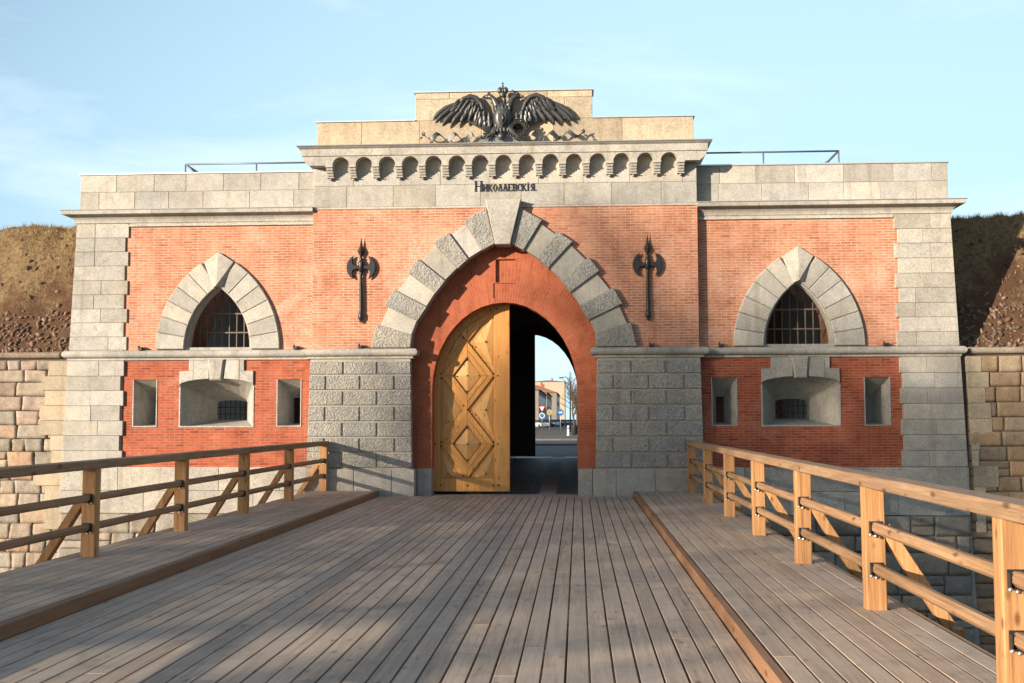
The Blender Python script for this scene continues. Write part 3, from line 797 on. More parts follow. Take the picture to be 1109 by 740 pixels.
# only the arched centre is a straight plate; the ends curve outwards
ctr = [p for p in out_ if abs(p[0]) <= 4.10]
m.curve([[(xs[0] - 0.10, 7.53)] + ctr + [(xs[-1] + 0.10, 7.53), (xs[-1] + 0.10, 7.745), (xs[0] - 0.10, 7.745)]], -0.46, -0.19)
for sx in (-1, 1):
    pf = [(-0.02, 7.53), (0.0, 7.53)] + [(0.02 + 0.20 * (1 - math.cos(math.pi / 2 * k / 6)) * 1.0, 7.54 + 0.20 * math.sin(math.pi / 2 * k / 6)) for k in range(7)] + [(-0.02, 7.745)]
    mm = MB(); 
    xe = 4.44
    # end block
    vA = []
    for o, z in [(0.0, 7.53), (0.06, 7.57), (0.11, 7.62), (0.15, 7.68), (0.17, 7.745)]:
        vA.append((xe + o, z))
    x_in = (xs[-1] + 0.10) if sx > 0 else -(xs[0] - 0.10)
    mm.curve([[(x_in, 7.53)] + vA + [(x_in, 7.745)]], -0.46, 0.6)
    if sx < 0: mm = mm.mirror_x()
    m.add(mm.v, mm.f, 0.6)
sweep(m, [(-4.60, 0.6, -1, 0), (-4.60, -0.47, -1, -1), (4.60, -0.47, 1, -1), (4.60, 0.6, 1, 0)],
      [(-0.5, 7.747), (0.02, 7.747), (0.025, 7.905), (0.07, 7.93), (0.10, 7.955), (-0.5, 7.955)], 0.6)
cornice = m.build('cornice', MAT['granite'], gate)
m = MB(); sweep(m, [(-4.60, 0.6, -1, 0), (-4.60, -0.47, -1, -1), (4.60, -0.47, 1, -1), (4.60, 0.6, 1, 0)], [(-0.6, 7.957), (0.12, 7.957), (0.13, 7.975), (-0.6, 8.01)], 0.3)
m.build('metal_flashing', MAT['zinc'], cornice)
cb = MB(); cb.box(-0.084, 0.084, -0.472, -0.19, 7.488, 7.532, 0.6)
for d0, za, zb in ((0.235, 7.43, 7.488), (0.185, 7.375, 7.43), (0.135, 7.32, 7.375), (0.09, 7.285, 7.32)):
    cb.add([(-0.072, -0.2 - d0, zb), (0.072, -0.2 - d0, zb), (0.072, -0.19, zb), (-0.072, -0.19, zb), (-0.072, -0.2 - d0 + 0.02, za), (0.072, -0.2 - d0 + 0.02, za), (0.072, -0.19, za), (-0.072, -0.19, za)],
           [(0, 1, 5, 4), (1, 2, 6, 5), (3, 0, 4, 7), (4, 5, 6, 7)], 0.6)
cb.box(-0.082, 0.082, -0.315, -0.19, 7.270, 7.286, 0.5)
cb.ball((0, -0.245, 7.252), (0.036, 0.045, 0.036), 8, 6, tone=0.4)
c0 = cb.build('corbel', MAT['granite'], cornice); c0.location = (xs[0], 0, 0)
for x in xs[1:]:
    c_ = c0.copy(); COL.objects.link(c_); c_.parent = cornice; c_.location = (x, 0, 0)

# attic
m = MB(); smooth_rows(m, -4.35, 4.35, [7.97, 8.625], -0.10, 0.4, 1.2, 1.7); smooth_rows(m, -2.05, 2.05, [8.63, 9.135, 9.285], -0.10, 0.4, 1.0, 1.9)
m.box(-4.34, 4.34, -0.085, 0.5, 7.9, 8.62, 0.5); m.box(-2.04, 2.04, -0.085, 0.5, 8.6, 9.28, 0.5)
att = m.build('attic', MAT['granite_y'], gate)
m = MB()
sweep(m, [(-2.05, 0.45, -1, 0), (-2.05, -0.1, -1, -1), (2.05, -0.1, 1, -1), (2.05, 0.45, 1, 0)], [(-0.3, 9.287), (0.035, 9.287), (0.035, 9.312), (-0.3, 9.33)], 0.3)
for a, b_, l_, r2 in ((-4.35, -2.052, 0.45, None), (2.052, 4.35, None, 0.45)):
    path = ([(a, 0.45, -1, 0), (a, -0.1, -1, -1), (b_, -0.1, 0, -1)] if l_ else [(a, -0.1, 0, -1), (b_, -0.1, 1, -1), (b_, 0.45, 1, 0)])
    sweep(m, path, [(-0.3, 8.627), (0.035, 8.627), (0.035, 8.652), (-0.3, 8.67)], 0.3)
m.build('metal_flashing', MAT['zinc'], att)

# small iron brackets on the string course
for x, y in ((-8.45, -0.05), (-4.80, -0.05), (-3.25, -0.26), (3.33, -0.26), (4.90, -0.05), (8.55, -0.05)):
    m = MB(); m.box(-0.045, 0.045, -0.10, 0.07, 0, 0.05); m.box(-0.05, -0.02, -0.10, -0.02, 0.05, 0.10); m.box(0.02, 0.05, -0.10, -0.02, 0.05, 0.075)
    o = m.build('iron_bracket', MAT['iron'], gate); o.location = (x, y, 3.335)

# body of the building: shell, roof, tunnel
m = MB()
m.box(-9.8, 9.8, 0.5, 15.0, 7.15, 7.35, 0.5)
m.box(-4.3, 4.3, 0.4, 1.2, 7.35, 8.6, 0.5)
m.box(-2.0, 2.0, 0.45, 1.0, 8.6, 9.27, 0.5)
m.build('roof', MAT['mortar'], gate)
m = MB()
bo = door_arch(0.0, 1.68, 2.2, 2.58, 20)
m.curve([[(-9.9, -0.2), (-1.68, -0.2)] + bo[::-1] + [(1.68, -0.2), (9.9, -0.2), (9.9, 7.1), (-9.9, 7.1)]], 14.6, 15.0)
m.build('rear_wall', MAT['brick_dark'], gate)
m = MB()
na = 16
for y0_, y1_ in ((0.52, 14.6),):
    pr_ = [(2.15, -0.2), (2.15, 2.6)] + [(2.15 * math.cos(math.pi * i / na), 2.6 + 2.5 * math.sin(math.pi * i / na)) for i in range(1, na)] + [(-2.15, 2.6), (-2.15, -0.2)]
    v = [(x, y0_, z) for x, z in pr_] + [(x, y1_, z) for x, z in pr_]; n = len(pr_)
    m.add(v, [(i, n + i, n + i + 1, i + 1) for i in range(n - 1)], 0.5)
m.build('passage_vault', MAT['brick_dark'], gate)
# passage floor: cobbles with two smooth wheel tracks
b = NB('cobbled_floor'); P = b.obj()
vo = b.n('TexVoronoi', {'feature': 'DISTANCE_TO_EDGE'}, Vector=P, Scale=7.0).outputs['Distance']
vc = b.n('TexVoronoi', None, Vector=P, Scale=7.0).outputs['Color']
cc_ = b.mix(0.35, (0.12, 0.11, 0.10), b.mix(1.0, (0.22, 0.2, 0.18), vc, 'MULTIPLY'))
cc_ = b.mix(b.ramp(vo, [(0.02, gray(1)), (0.09, gray(0))]), cc_, (0.05, 0.045, 0.04))
MAT['cobble'] = b.done(cc_, 0.7, b.bump(b.ramp(vo, [(0.0, gray(0)), (0.3, gray(1))]), 0.6, 0.03))
def zf(y): return 0.0 + 0.38 * min(1, max(0, (y - 0.6) / 14.4))
m = MB(); m.add([(-2.2, 0.14, -0.03), (2.2, 0.14, -0.03), (2.2, 0.6, -0.03), (-2.2, 0.6, -0.03), (-2.2, 15.05, 0.37), (2.2, 15.05, 0.37)], [(0, 1, 2, 3), (3, 2, 5, 4)], 0.5)
fl = m.build('passage_floor', MAT['cobble'], gate)
m = MB()
for x in (-0.75, 0.95):
    m.add([(x - 0.2, 0.6, -0.022), (x + 0.2, 0.6, -0.022), (x + 0.2, 15.0, 0.377), (x - 0.2, 15.0, 0.377)], [(0, 1, 2, 3)], 0.5)
m.build('wheel_track', MAT['granite'], fl)
m = MB(); m.box(-1.66, 1.66, 0.14, 0.62, -0.5, -0.012, 0.5)
m.build('threshold', MAT['granite'], gate)

# door leaves
def door_leaf():
    base = MB(); ol = [p for p in door_arch(0.06, 1.72, 2.02, 2.42, 24) if p[0] <= 0.10]
    zc = 2.42 + 2.02 * math.sqrt(1 - (0.10 / 1.72) ** 2)
    ol = [(-1.72, 0.06), (0.10, 0.06), (0.10, zc)] + [p for p in ol if p[1] > 0.07 and p[0] < 0.095]
    base.stone(ol, 0.60, 0.70, 0.005, 0.5)
    D = base.build('door_leaf', MAT['door'], gate)
    inn_ = inset(ol, 0.16)
    # frame: right stile, left stile, rails
    fr = MB()
    field = [(-1.50, 0.36), (-0.26, 0.36), (-0.26, 4.6), (-1.50, 4.6)]
    for poly, t in (([(-0.262, 0.06), (0.10, 0.06), (0.10, 4.6), (-0.262, 4.6)], 0.55), ([(-1.72, 0.06), (-1.50, 0.06), (-1.50, 4.6), (-1.72, 4.6)], 0.35), ([(-1.497, 0.06), (-0.265, 0.06), (-0.265, 0.36), (-1.497, 0.36)], 0.7)):
        pc = clip(poly, ol)
        if pc: fr.stone(pc, 0.54, 0.61, 0.008, t)
    # curved rim
    arcp = [p for p in ol if p[1] > 2.4 and p[0] < 0.09]
    cen = (0.0, 2.42)
    for i in range(len(arcp) - 1):
        a, b_ = arcp[i], arcp[i + 1]
        a2 = (a[0] * 0.87, 2.42 + (a[1] - 2.42) * 0.90); b2 = (b_[0] * 0.87, 2.42 + (b_[1] - 2.42) * 0.90)
        pc = clip([a, b_, b2, a2], [(-1.72, 2.3), (-0.265, 2.3), (-0.265, 4.7), (-1.72, 4.7)]) if a[0] > -1.72 or True else None
        if pc: fr.stone(pc, 0.543, 0.61, 0.003, 0.45)
    fr.build('frame', MAT['door'], D)
    # field outline for the lattice = field clipped by reduced arch
    ol2 = [(x * 0.87, 2.42 + (z - 2.42) * 0.90) if z > 2.42 else (x * 0.87, z) for x, z in ol]
    fld = clip([(-1.495, 0.362), (-0.267, 0.362), (-0.267, 4.6), (-1.495, 4.6)], ol2)
    X0, HWo, HHo, HWi, HHi = -0.88, 0.62, 0.79, 0.34, 0.44
    la = MB(); pn = MB()
    for cz in (1.15, 2.73, 4.31):
        o4 = [(X0 + HWo, cz), (X0, cz + HHo), (X0 - HWo, cz), (X0, cz - HHo)]
        i4 = [(X0 + HWi, cz), (X0, cz + HHi), (X0 - HWi, cz), (X0, cz - HHi)]
        for k in range(4):
            k2 = (k + 1) % 4
            poly = clip([o4[k], o4[k2], i4[k2], i4[k]], fld)
            if poly:
                la.stone(poly, 0.545, 0.61, 0.012, random.random())
                # a groove down the middle of each board: a second thin strip on top
                f1 = lambda p, q, t: (p[0] + (q[0] - p[0]) * t, p[1] + (q[1] - p[1]) * t)
                s4 = [f1(o4[k], i4[k], 0.52), f1(o4[k2], i4[k2], 0.52), i4[k2], i4[k]]
                pc = clip(s4, fld)
                if pc: la.stone(pc, 0.532, 0.56, 0.012, random.random())
        # inner raised pyramid
        hw2, hh2 = HWi - 0.035, HHi - 0.045
        q4 = [(X0 + hw2, cz), (X0, cz + hh2), (X0 - hw2, cz), (X0, cz - hh2)]
        ap = (X0, 0.525, cz)
        tones = (0.3, 0.95, 0.2, 0.1)
        if cz + hh2 < 3.6:
            for k in range(4):
                k2 = (k + 1) % 4
                pn.add([(q4[k][0], 0.582, q4[k][1]), (q4[k2][0], 0.582, q4[k2][1]), ap], [(0, 1, 2)], tones[k])
    # side triangles between the diamonds
    for cz in (0.36, 1.94, 3.52):
        for sg in (-1, 1):
            xe = X0 + sg * 0.585
            tip = (X0 + sg * 0.14, cz); t_ = (xe, cz + 0.58); b_ = (xe, cz - 0.58)
            poly = clip([tip, t_, b_] if sg < 0 else [tip, b_, t_], fld)
            if len(poly) >= 3:
                mx_, mz_ = X0 + sg * 0.42, max(cz, 0.45)
                if cz == 3.52 and sg < 0: mx_, mz_ = sum(p[0] for p in poly) / len(poly), sum(p[1] for p in poly) / len(poly)
                for k in range(len(poly)):
                    k2 = (k + 1) % len(poly)
                    pn.add([(poly[k][0], 0.588, poly[k][1]), (poly[k2][0], 0.588, poly[k2][1]), (mx_, 0.545, mz_)], [(0, 1, 2)], random.random())
    la.build('lattice', MAT['door'], D); pn.build('raised_panel', MAT['doorlight'], D)
    # bolts
    bm_ = MB(); bm_.ball((0, 0, 0), (0.021, 0.016, 0.021), 8, 5)
    b0 = bm_.build('bolt', MAT['iron'], D)
    pos = []
    for cz in (1.15, 2.73):
        pos += [(X0 - 0.62, cz + 0.05), (X0 - 0.62, cz - 0.05), (X0 + 0.60, cz + 0.05), (X0 + 0.60, cz - 0.05), (X0 + 0.70, cz), (X0 - 0.75, cz),
                (X0, cz), (X0 - 0.29, cz), (X0 + 0.27, cz), (X0, cz + 0.36), (X0, cz - 0.36)]
    pos += [(X0, 1.94), (X0 - 0.10, 2.04), (X0 + 0.11, 1.84), (X0 + 0.42, 1.94), (X0 - 0.1, 3.62), (X0 + 0.42, 3.52), (X0 + 0.11, 3.42), (X0 + 0.42, 0.47), (X0 - 0.45, 0.47), (X0 + 0.07, 0.42), (X0 - 0.10, 0.42),
            (X0 - 0.62, 0.20), (X0, 0.20), (X0 + 0.60, 0.20), (X0 + 0.72, 0.20), (-0.34, 4.25), (-0.20, 4.28)]
    for i, (x, z) in enumerate(pos):
        o = b0 if i == 0 else b0.copy()
        if i: COL.objects.link(o); o.parent = D
        y = 0.530
        if (x, z) in ((X0, 1.15), (X0, 2.73)): y = 0.522
        elif abs(x - X0) > 0.56: y = 0.538
        o.location = (x, y, z)
    return D
D = door_leaf(); D.location = (0, -0.13, 0)
D['label'] = 'golden wooden door leaf with raised diamond panels, standing closed'
# opened leaf, folded back along the passage wall
m = MB(); ol = [(0.98, 0.06), (2.7, 0.06), (2.7, 2.4)]
pts = [(0.72, 0.06)] + [(2.42, 0.06)]
lf = MB(); pr2 = [(0.0, 0.08), (1.62, 0.08)] + [(1.62 * math.cos(math.pi / 2 * i / 8), 2.42 + 1.95 * math.sin(math.pi / 2 * i / 8)) for i in range(9)]
lf.stone([(x, z) for x, z in pr2], 0.0, 0.09, 0.01, 0.5)
o = lf.build('door_leaf', MAT['door'], gate); o.rotation_euler = (0, 0, R(83)); o.location = (1.88, 0.72, 0); o['label'] = 'right wooden door leaf folded open inside the passage'
# closed leaf at the far end of the passage
m = MB(); ol = [(-1.85, 0.42), (0.16, 0.42), (0.16, 4.85)] + [(-1.85 * math.sin(math.pi / 2 * i / 10), 2.58 + 2.3 * math.cos(math.pi / 2 * i / 10)) for i in range(1, 10)]
m.stone(ol, 14.42, 14.52, 0.01, 0.5)
o = m.build('door_leaf', MAT['iron'], gate); o['label'] = 'dark closed leaf at the far end of the passage'

# roof railings on both wings
def roof_railing(sx):
    root = empty('roof_railing', (sx * 6.3, 1.0, 7.35))
    x_in, x_out = 4.0, 7.86
    top = 0.68 if sx > 0 else 0.60
    m_ = MB(); m_.tube([(sx * (x_in - 6.3), 0, top), (sx * (x_out - 6.3), 0, top)], 0.022, 8)
    m_.tube([(sx * (x_out - 6.3), 0, top), (sx * (x_out - 6.3), 2.5, top)], 0.022, 8, upv=(0, 0, 1))
    m_.build('top_rail', MAT['roofrail'], root)
    for x in (4.2, 6.1, x_out):
        q = MB(); q.tube([(sx * (x - 6.3), 0, 0), (sx * (x - 6.3), 0, top)], 0.02, 8); q.build('post', MAT['roofrail'], root)
    q = MB(); q.tube([(sx * (x_out - 6.3), 0.0, top), (sx * (x_out - 6.3 - 0.32), 0.0, top - 0.28)], 0.02, 8); q.build('brace', MAT['roofrail'], root)
    return root
tag(roof_railing(-1), 'thin metal railing on the roof left of the stepped stone top', 'railing', 'metal railings on the gate roof')
tag(roof_railing(1), 'thin metal railing on the roof right of the stepped stone top', 'railing', 'metal railings on the gate roof')

# ------------------------------------------------------------------ inscription
LET = {
 'Н': [((0, 0), (0, 1)), ((.62, 0), (.62, 1)), ((0, .5), (.62, .5), 't')],
 'И': [((0, 0), (0, 1)), ((.5, 0), (.5, 1)), ((0, .1), (.5, .9), 't')],
 'К': [((0, 0), (0, 1)), ((.05, .45), (.5, 1), 't'), ((.12, .55), (.5, 0))],
 'О': [((.02, .3), (.02, .7)), ((.5, .3), (.5, .7)), ((.02, .7), (.26, 1), 't'), ((.26, 1), (.5, .7), 't'), ((.02, .3), (.26, 0), 't'), ((.26, 0), (.5, .3), 't')],
 'Л': [((.0, 0), (.28, 1), 't'), ((.28, 1), (.52, 0))],
 'А': [((.0, 0), (.26, 1), 't'), ((.26, 1), (.52, 0)), ((.1, .35), (.42, .35), 't')],
 'Е': [((.04, 0), (.04, 1)), ((.04, .97), (.46, .97), 't'), ((.04, .5), (.36, .5), 't'), ((.04, .03), (.46, .03), 't'), ((.46, .97), (.46, .8), 't'), ((.46, .03), (.46, .2), 't')],
 'В': [((.04, 0), (.04, 1)), ((.04, .97), (.38, .97), 't'), ((.04, .52), (.38, .52), 't'), ((.04, .03), (.38, .03), 't'), ((.42, .92), (.42, .6)), ((.45, .45), (.45, .08))],
 'С': [((.04, .25), (.04, .75)), ((.04, .75), (.2, .97), 't'), ((.2, .97), (.46, .92), 't'), ((.46, .95), (.46, .72), 't'), ((.04, .25), (.2, .03), 't'), ((.2, .03), (.46, .12), 't')],
 'І': [((.1, 0), (.1, 1)), ((.1, 1.14), (.1, 1.22))],
 'Я': [((.44, 0), (.44, 1)), ((.44, .97), (.14, .97), 't'), ((.44, .5), (.14, .5), 't'), ((.06, .9), (.06, .58)), ((.3, .5), (.02, 0), 't')],
 '.': [((.02, 0), (.02, .12))],
}
ins = empty('gate_inscription', (0.02, -0.205, 6.93))
tag(ins, 'small black Cyrillic letters mounted on the stone above the keystone', 'inscription')
x = -0.655
for i, ch in enumerate('НИКОЛАЕВСКІЯ.'):
    H_ = 0.245 if i == 0 else 0.165; wx = 0.205 if i == 0 else 0.155; th = 0.038 if i == 0 else 0.029
    m = MB(); wmax = 0
    for st in LET[ch]:
        (x0, z0), (x1, z1) = st[0], st[1]; t_ = th * (0.5 if len(st) > 2 else 1.0)
        p0 = Vector((x0 * wx, 0, z0 * H_)); p1 = Vector((x1 * wx, 0, z1 * H_)); wmax = max(wmax, p0.x, p1.x)
        m.bar(p0, p1, 0.03, t_, 0.001, (1, 0, 0) if abs(p1.x - p0.x) < abs(p1.z - p0.z) else (0, 0, 1)) if False else None
        d = (p1 - p0).normalized(); nrm_ = Vector((-d.z, 0, d.x)) * t_ / 2
        m.plate([(a.x, a.z) for a in (p0 - nrm_, p1 - nrm_, p1 + nrm_, p0 + nrm_)], -0.012, 0.006)
        if len(st) == 2 and abs(d.z) > 0.9 and ch not in 'ОС.':
            for zz in (z0, z1):
                if 0 <= zz <= 1.01: m.plate([(p0.x - t_ * 0.85, max(0, zz * H_ - 0.012)), (p0.x + t_ * 0.85, max(0, zz * H_ - 0.012)), (p0.x + t_ * 0.85, max(0.012, zz * H_)), (p0.x - t_ * 0.85, max(0.012, zz * H_))], -0.0115, 0.005)
    o = m.build('letter', MAT['iron'], ins); o.location = (x, 0, 0)
    x += wmax + (0.05 if i == 0 else 0.036) + (0.03 if ch == 'І' else 0)

# ------------------------------------------------------------------ axes
def axe(x, label):
    root = empty('battle_axe', (x, -0.21, 3.93)); tag(root, label, 'axe', 'iron axes on the brick wall')
    y = -0.052
    m = MB(); m.lathe((0, y, 0), [(0.024, 0.0), (0.038, 0.02), (0.026, 0.045), (0.048, 0.07), (0.060, 0.11), (0.062, 0.17), (0.052, 0.22), (0.042, 0.24), (0.044, 0.30), (0.030, 1.10), (0.042, 1.13), (0.032, 1.17)], 12)
    m.build('shaft', MAT['iron'], root)
    m = MB(); m.lathe((0, y, 0), [(0.036, 1.16), (0.06, 1.18), (0.062, 1.38), (0.05, 1.42), (0.03, 1.44), (0.045, 1.47), (0.025, 1.50)], 12); m.build('socket', MAT['iron'], root)
    m = MB(); m.lathe((0, y, 0), [(0.02, 1.49), (0.04, 1.54), (0.052, 1.57), (0.085, 1.64), (0.035, 1.75), (0.012, 1.90), (0.002, 1.97)], 4, smooth=False); m.build('spearhead', MAT['iron'], root)
    for sg in (-1, 1):
        pts = []
        for k in range(13):
            a = R(-66 + 132 * k / 12); pts.append((0.060 + 0.275 * math.cos(a), 1.27 + 0.295 * math.sin(a)))
        inner = [(0.185, 1.48), (0.205, 1.41), (0.19, 1.345), (0.13, 1.312), (0.05, 1.305), (0.05, 1.235), (0.13, 1.228), (0.19, 1.195), (0.205, 1.13), (0.185, 1.06)]
        poly = pts + inner
        m = MB(); m.stone(poly, y - 0.022, y + 0.020, 0.010, 0.3)
        if sg < 0: m = m.mirror_x()
        m.build('blade', MAT['iron'], root)
    m = MB(); m.box(-0.02, 0.02, y, 0.01, 1.0, 1.04); m.box(-0.02, 0.02, y, 0.01, 0.35, 0.39); m.build('wall_mount', MAT['iron'], root)
axe(-3.265, 'black iron double-bladed axe on the brick left of the big arch')
axe(3.265, 'black iron double-bladed axe on the brick right of the big arch')

# ------------------------------------------------------------------ double-headed eagle
eg = empty('eagle_relief', (0.0, -0.225, 7.99)); tag(eg, 'dark cast iron double-headed eagle with spread wings standing on the cornice', 'sculpture')
def feather(m_, p0, p1, w, t=0.045, y0=0.0, y1=0.0, tone=None, bow=0.0):
    """elongated leaf from p0 to p1 in the x,z plane, domed towards -y with a rib"""
    p0 = Vector((p0[0], y0, p0[1])); p1 = Vector((p1[0], y1, p1[1])); d = (p1 - p0); L = d.length; d.normalize()
    sd = Vector((d.z, 0, -d.x)); yv = Vector((0, -1, 0))
    v = []; prof = [(0.0, 0.35), (0.15, 0.8), (0.45, 1.0), (0.75, 0.95), (0.92, 0.65), (1.0, 0.12)]
    for s_, ww in prof:
        c_ = p0 + d * (L * s_) + sd * (bow * 4 * s_ * (1 - s_)) * (-1 if sd.z < 0 else 1)
        v += [c_ + sd * (w / 2 * ww), c_ + sd * (w / 4 * ww) + yv * t * 0.8 * ww, c_ + yv * t * ww * 1.15, c_ - sd * (w / 4 * ww) + yv * t * 0.8 * ww, c_ - sd * (w / 2 * ww)]
    f = []
    for i in range(len(prof) - 1):
        for k in range(4): f.append((i * 5 + k, i * 5 + k + 1, (i + 1) * 5 + k + 1, (i + 1) * 5 + k))
        f.append((i * 5 + 4, i * 5, (i + 1) * 5, (i + 1) * 5 + 4))
    m_.add(v, f, tone, False)
for sg in (-1, 1):
    w_ = MB()
    # leading edge arm
    edge = [(0.18, 0.56), (0.33, 0.64), (0.45, 0.80), (0.51, 0.98), (0.62, 1.12), (0.76, 1.16), (0.92, 1.10), (1.08, 0.97)]
    w_.tube([(x_, -0.02, z_) for x_, z_ in edge], [0.038, 0.038, 0.042, 0.048, 0.056, 0.056, 0.048, 0.032], 8, sy=0.7)
    back = [(0.16, 0.36), (0.55, 0.42), (0.85, 0.60), (1.20, 0.64), (1.46, 0.60), (1.30, 0.78), (1.02, 1.00), (0.74, 1.13), (0.58, 1.06), (0.47, 0.82), (0.32, 0.62)]
    w_.plate(back, -0.005, 0.08, 0.2)
    # primaries: long, sweeping outwards
    tips = [(1.62, 0.62), (1.57, 0.54), (1.40, 0.49), (1.19, 0.50), (0.98, 0.54), (0.79, 0.57)]
    roots = [(1.02, 1.00), (0.95, 0.99), (0.86, 0.95), (0.76, 0.92), (0.67, 0.88), (0.60, 0.84)]
    for i, (r_, t_) in enumerate(zip(roots, tips)):
        feather(w_, r_, t_, 0.130 if i < 5 else 0.10, 0.045, 0.0 - 0.010 * i, 0.0 - 0.010 * i, random.random(), bow=0.07 - 0.008 * i)
    # secondaries towards the body
    for i in range(7):
        t = i / 6
        feather(w_, (0.54 - 0.30 * t, 0.78 - 0.16 * t), (0.62 - 0.32 * t, 0.46 - 0.08 * t), 0.080, 0.04, -0.05, -0.04, random.random())
    # coverts in three rows
    for row, (k0, L, wd, yy) in enumerate(((0, 0.27, 0.10, -0.075), (0.12, 0.21, 0.09, -0.095), (0.26, 0.15, 0.075, -0.11))):
        cnt = 9 - row
        for i in range(cnt):
            t = i / (cnt - 1)
            # along the arm from tip to shoulder
            ax_ = 1.00 - 0.66 * t; az = 1.02 - 0.26 * t - (0.06 if t > .6 else 0) + 0.10 * math.sin(math.pi * min(1, t * 1.3))
            az += 0.02 * row; 
            ang = R(-38 - 62 * t)
            px, pz_ = ax_ - k0 * 0.05, az + k0 * 0.25 - 0.06
            feather(w_, (px, pz_), (px + math.cos(ang) * L, pz_ + math.sin(ang) * L), wd, 0.035, yy, yy + 0.02, random.random())
    if sg < 0: w_ = w_.mirror_x()
    w_.build('wing', MAT['bronze'], eg)
    h_ = MB()
    h_.tube([(0.10, -0.06, 0.80), (0.16, -0.07, 0.95), (0.21, -0.07, 1.06), (0.28, -0.07, 1.12), (0.36, -0.07, 1.12)], [0.12, 0.085, 0.065, 0.062, 0.055], 10)
    h_.ball((0.35, -0.07, 1.12), (0.075, 0.055, 0.058), 10, 7)
    h_.tube([(0.40, -0.07, 1.125), (0.46, -0.07, 1.115), (0.505, -0.07, 1.07)], [0.036, 0.026, 0.006], 8)
    h_.tube([(0.40, -0.07, 1.09), (0.45, -0.07, 1.065)], [0.018, 0.006], 6)
    for i in range(6):
        t = i / 5; feather(h_, (0.09 + 0.10 * t, 0.80 + 0.26 * t), (0.14 + 0.05 * t, 0.66 + 0.27 * t), 0.055, 0.02, -0.14 + 0.05 * t, -0.16 + 0.05 * t)
    # small crown on each head
    h_.lathe((0.33, -0.07, 1.165), [(0.035, 0), (0.045, 0.02), (0.03, 0.05), (0.006, 0.07)], 8)
    if sg < 0: h_ = h_.mirror_x()
    h_.build('head', MAT['bronze'], eg)
    # leg and talon
    l_ = MB()
    l_.tube([(0.14, -0.08, 0.36), (0.24, -0.12, 0.26), (0.30, -0.12, 0.16)], [0.11, 0.085, 0.04], 9)
    for i in range(8): feather(l_, (0.13 + 0.02 * i, 0.40 - 0.02 * i), (0.20 + 0.025 * i, 0.22 - 0.012 * i), 0.06, 0.03, -0.17, -0.18)
    for dx_, dz_ in ((0.10, -0.01), (0.08, -0.05), (0.02, -0.07), (-0.06, -0.04)):
        l_.tube([(0.31, -0.13, 0.16), (0.31 + dx_ * 0.6, -0.17, 0.16 + dz_ * 0.5), (0.31 + dx_, -0.15, 0.13 + dz_)], [0.022, 0.018, 0.004], 6)
    if sg < 0: l_ = l_.mirror_x()
    l_.build('leg', MAT['bronze'], eg)
    # ribbon
    rb = MB(); N_ = 46; pts = []
    for i in range(N_ + 1):
        t = i / N_; xx = 0.66 + 1.22 * t
        zz = 0.17 + 0.06 * t + 0.082 * math.sin(t * 6.3 * math.pi / 1.0 + 0.8) * (1 - 0.35 * t)
        pts.append((xx, zz, -0.06 - 0.035 * math.cos(t * 6.3 * math.pi / 1.25 + 0.8)))
    v = []
    for i, (xx, zz, yy) in enumerate(pts):
        a = pts[max(0, i - 1)]; c_ = pts[min(N_, i + 1)]; sl = (c_[1] - a[1]) / max(1e-4, c_[0] - a[0])
        # the band is broad on the falling stretches and seen nearly edge-on on the rising ones
        h_ = (0.060 if sl < 0 else 0.036) * (1 - 0.35 * i / N_); yo = -0.03 if sl < 0 else 0.0
        v += [(xx + h_ * 0.45, yy + yo, zz + h_), (xx - h_ * 0.45, yy + yo, zz - h_), (xx - h_ * 0.45, yy + yo + 0.03, zz - h_), (xx + h_ * 0.45, yy + yo + 0.03, zz + h_)]
    f = []
    for i in range(N_):
        for k in range(4): f.append((i * 4 + k, i * 4 + (k + 1) % 4, (i + 1) * 4 + (k + 1) % 4, (i + 1) * 4 + k))
    f += [(3, 2, 1, 0), tuple(4 * N_ + k for k in range(4))]
    rb.add(v, f, 0.0, False)
    rb.tube([(1.86, -0.06, 0.24), (1.80, -0.07, 0.30), (1.86, -0.06, 0.32)], 0.022, 6); rb.tube([(1.86, -0.06, 0.20), (1.92, -0.07, 0.17)], 0.022, 6)
    if sg < 0: rb = rb.mirror_x()
    rb.build('ribbon', MAT['bronze'], eg)
# body
bd = MB(); bd.tube([(0, -0.05, 0.18), (0, -0.08, 0.30), (0, -0.11, 0.48), (0, -0.12, 0.66), (0, -0.10, 0.80), (0, -0.07, 0.92), (0, -0.05, 0.98)], [0.07, 0.15, 0.215, 0.225, 0.19, 0.12, 0.03], 14, sy=0.7)
for r_ in range(6):
    for k in range(5 - (r_ % 2)):
        xx = (k - (4 - (r_ % 2)) / 2) * 0.075; zz = 0.90 - 0.10 * r_
        feather(bd, (xx, zz), (xx * 1.05, zz - 0.13), 0.075, 0.025, -0.20 - 0.02 * math.sin(r_ / 5 * math.pi) + abs(xx) * 0.35, -0.225 + abs(xx) * 0.35)
bd.build('body', MAT['bronze'], eg)
sh = MB(); hp = [(-0.10, 0.68), (0.10, 0.68), (0.105, 0.52), (0.06, 0.44), (0, 0.39), (-0.06, 0.44), (-0.105, 0.52)]
sh.stone(hp, -0.30, -0.2, 0.02); sh.tube([(0.0, -0.31, 0.46), (0.02, -0.32, 0.56), (0.0, -0.31, 0.64)], [0.02, 0.03, 0.02], 6)
sh.build('breast_shield', MAT['bronze'], eg)
cr = MB(); cr.lathe((0, -0.10, 1.10), [(0.075, 0.0), (0.085, 0.02), (0.08, 0.06), (0.09, 0.08)], 12)
for sg in (-1, 1): cr.ball((sg * 0.062, -0.10, 1.25), (0.065, 0.07, 0.085), 10, 7)
cr.tube([(0, -0.13, 1.16), (0, -0.16, 1.24), (0, -0.13, 1.32), (0, -0.10, 1.35)], 0.018, 6)
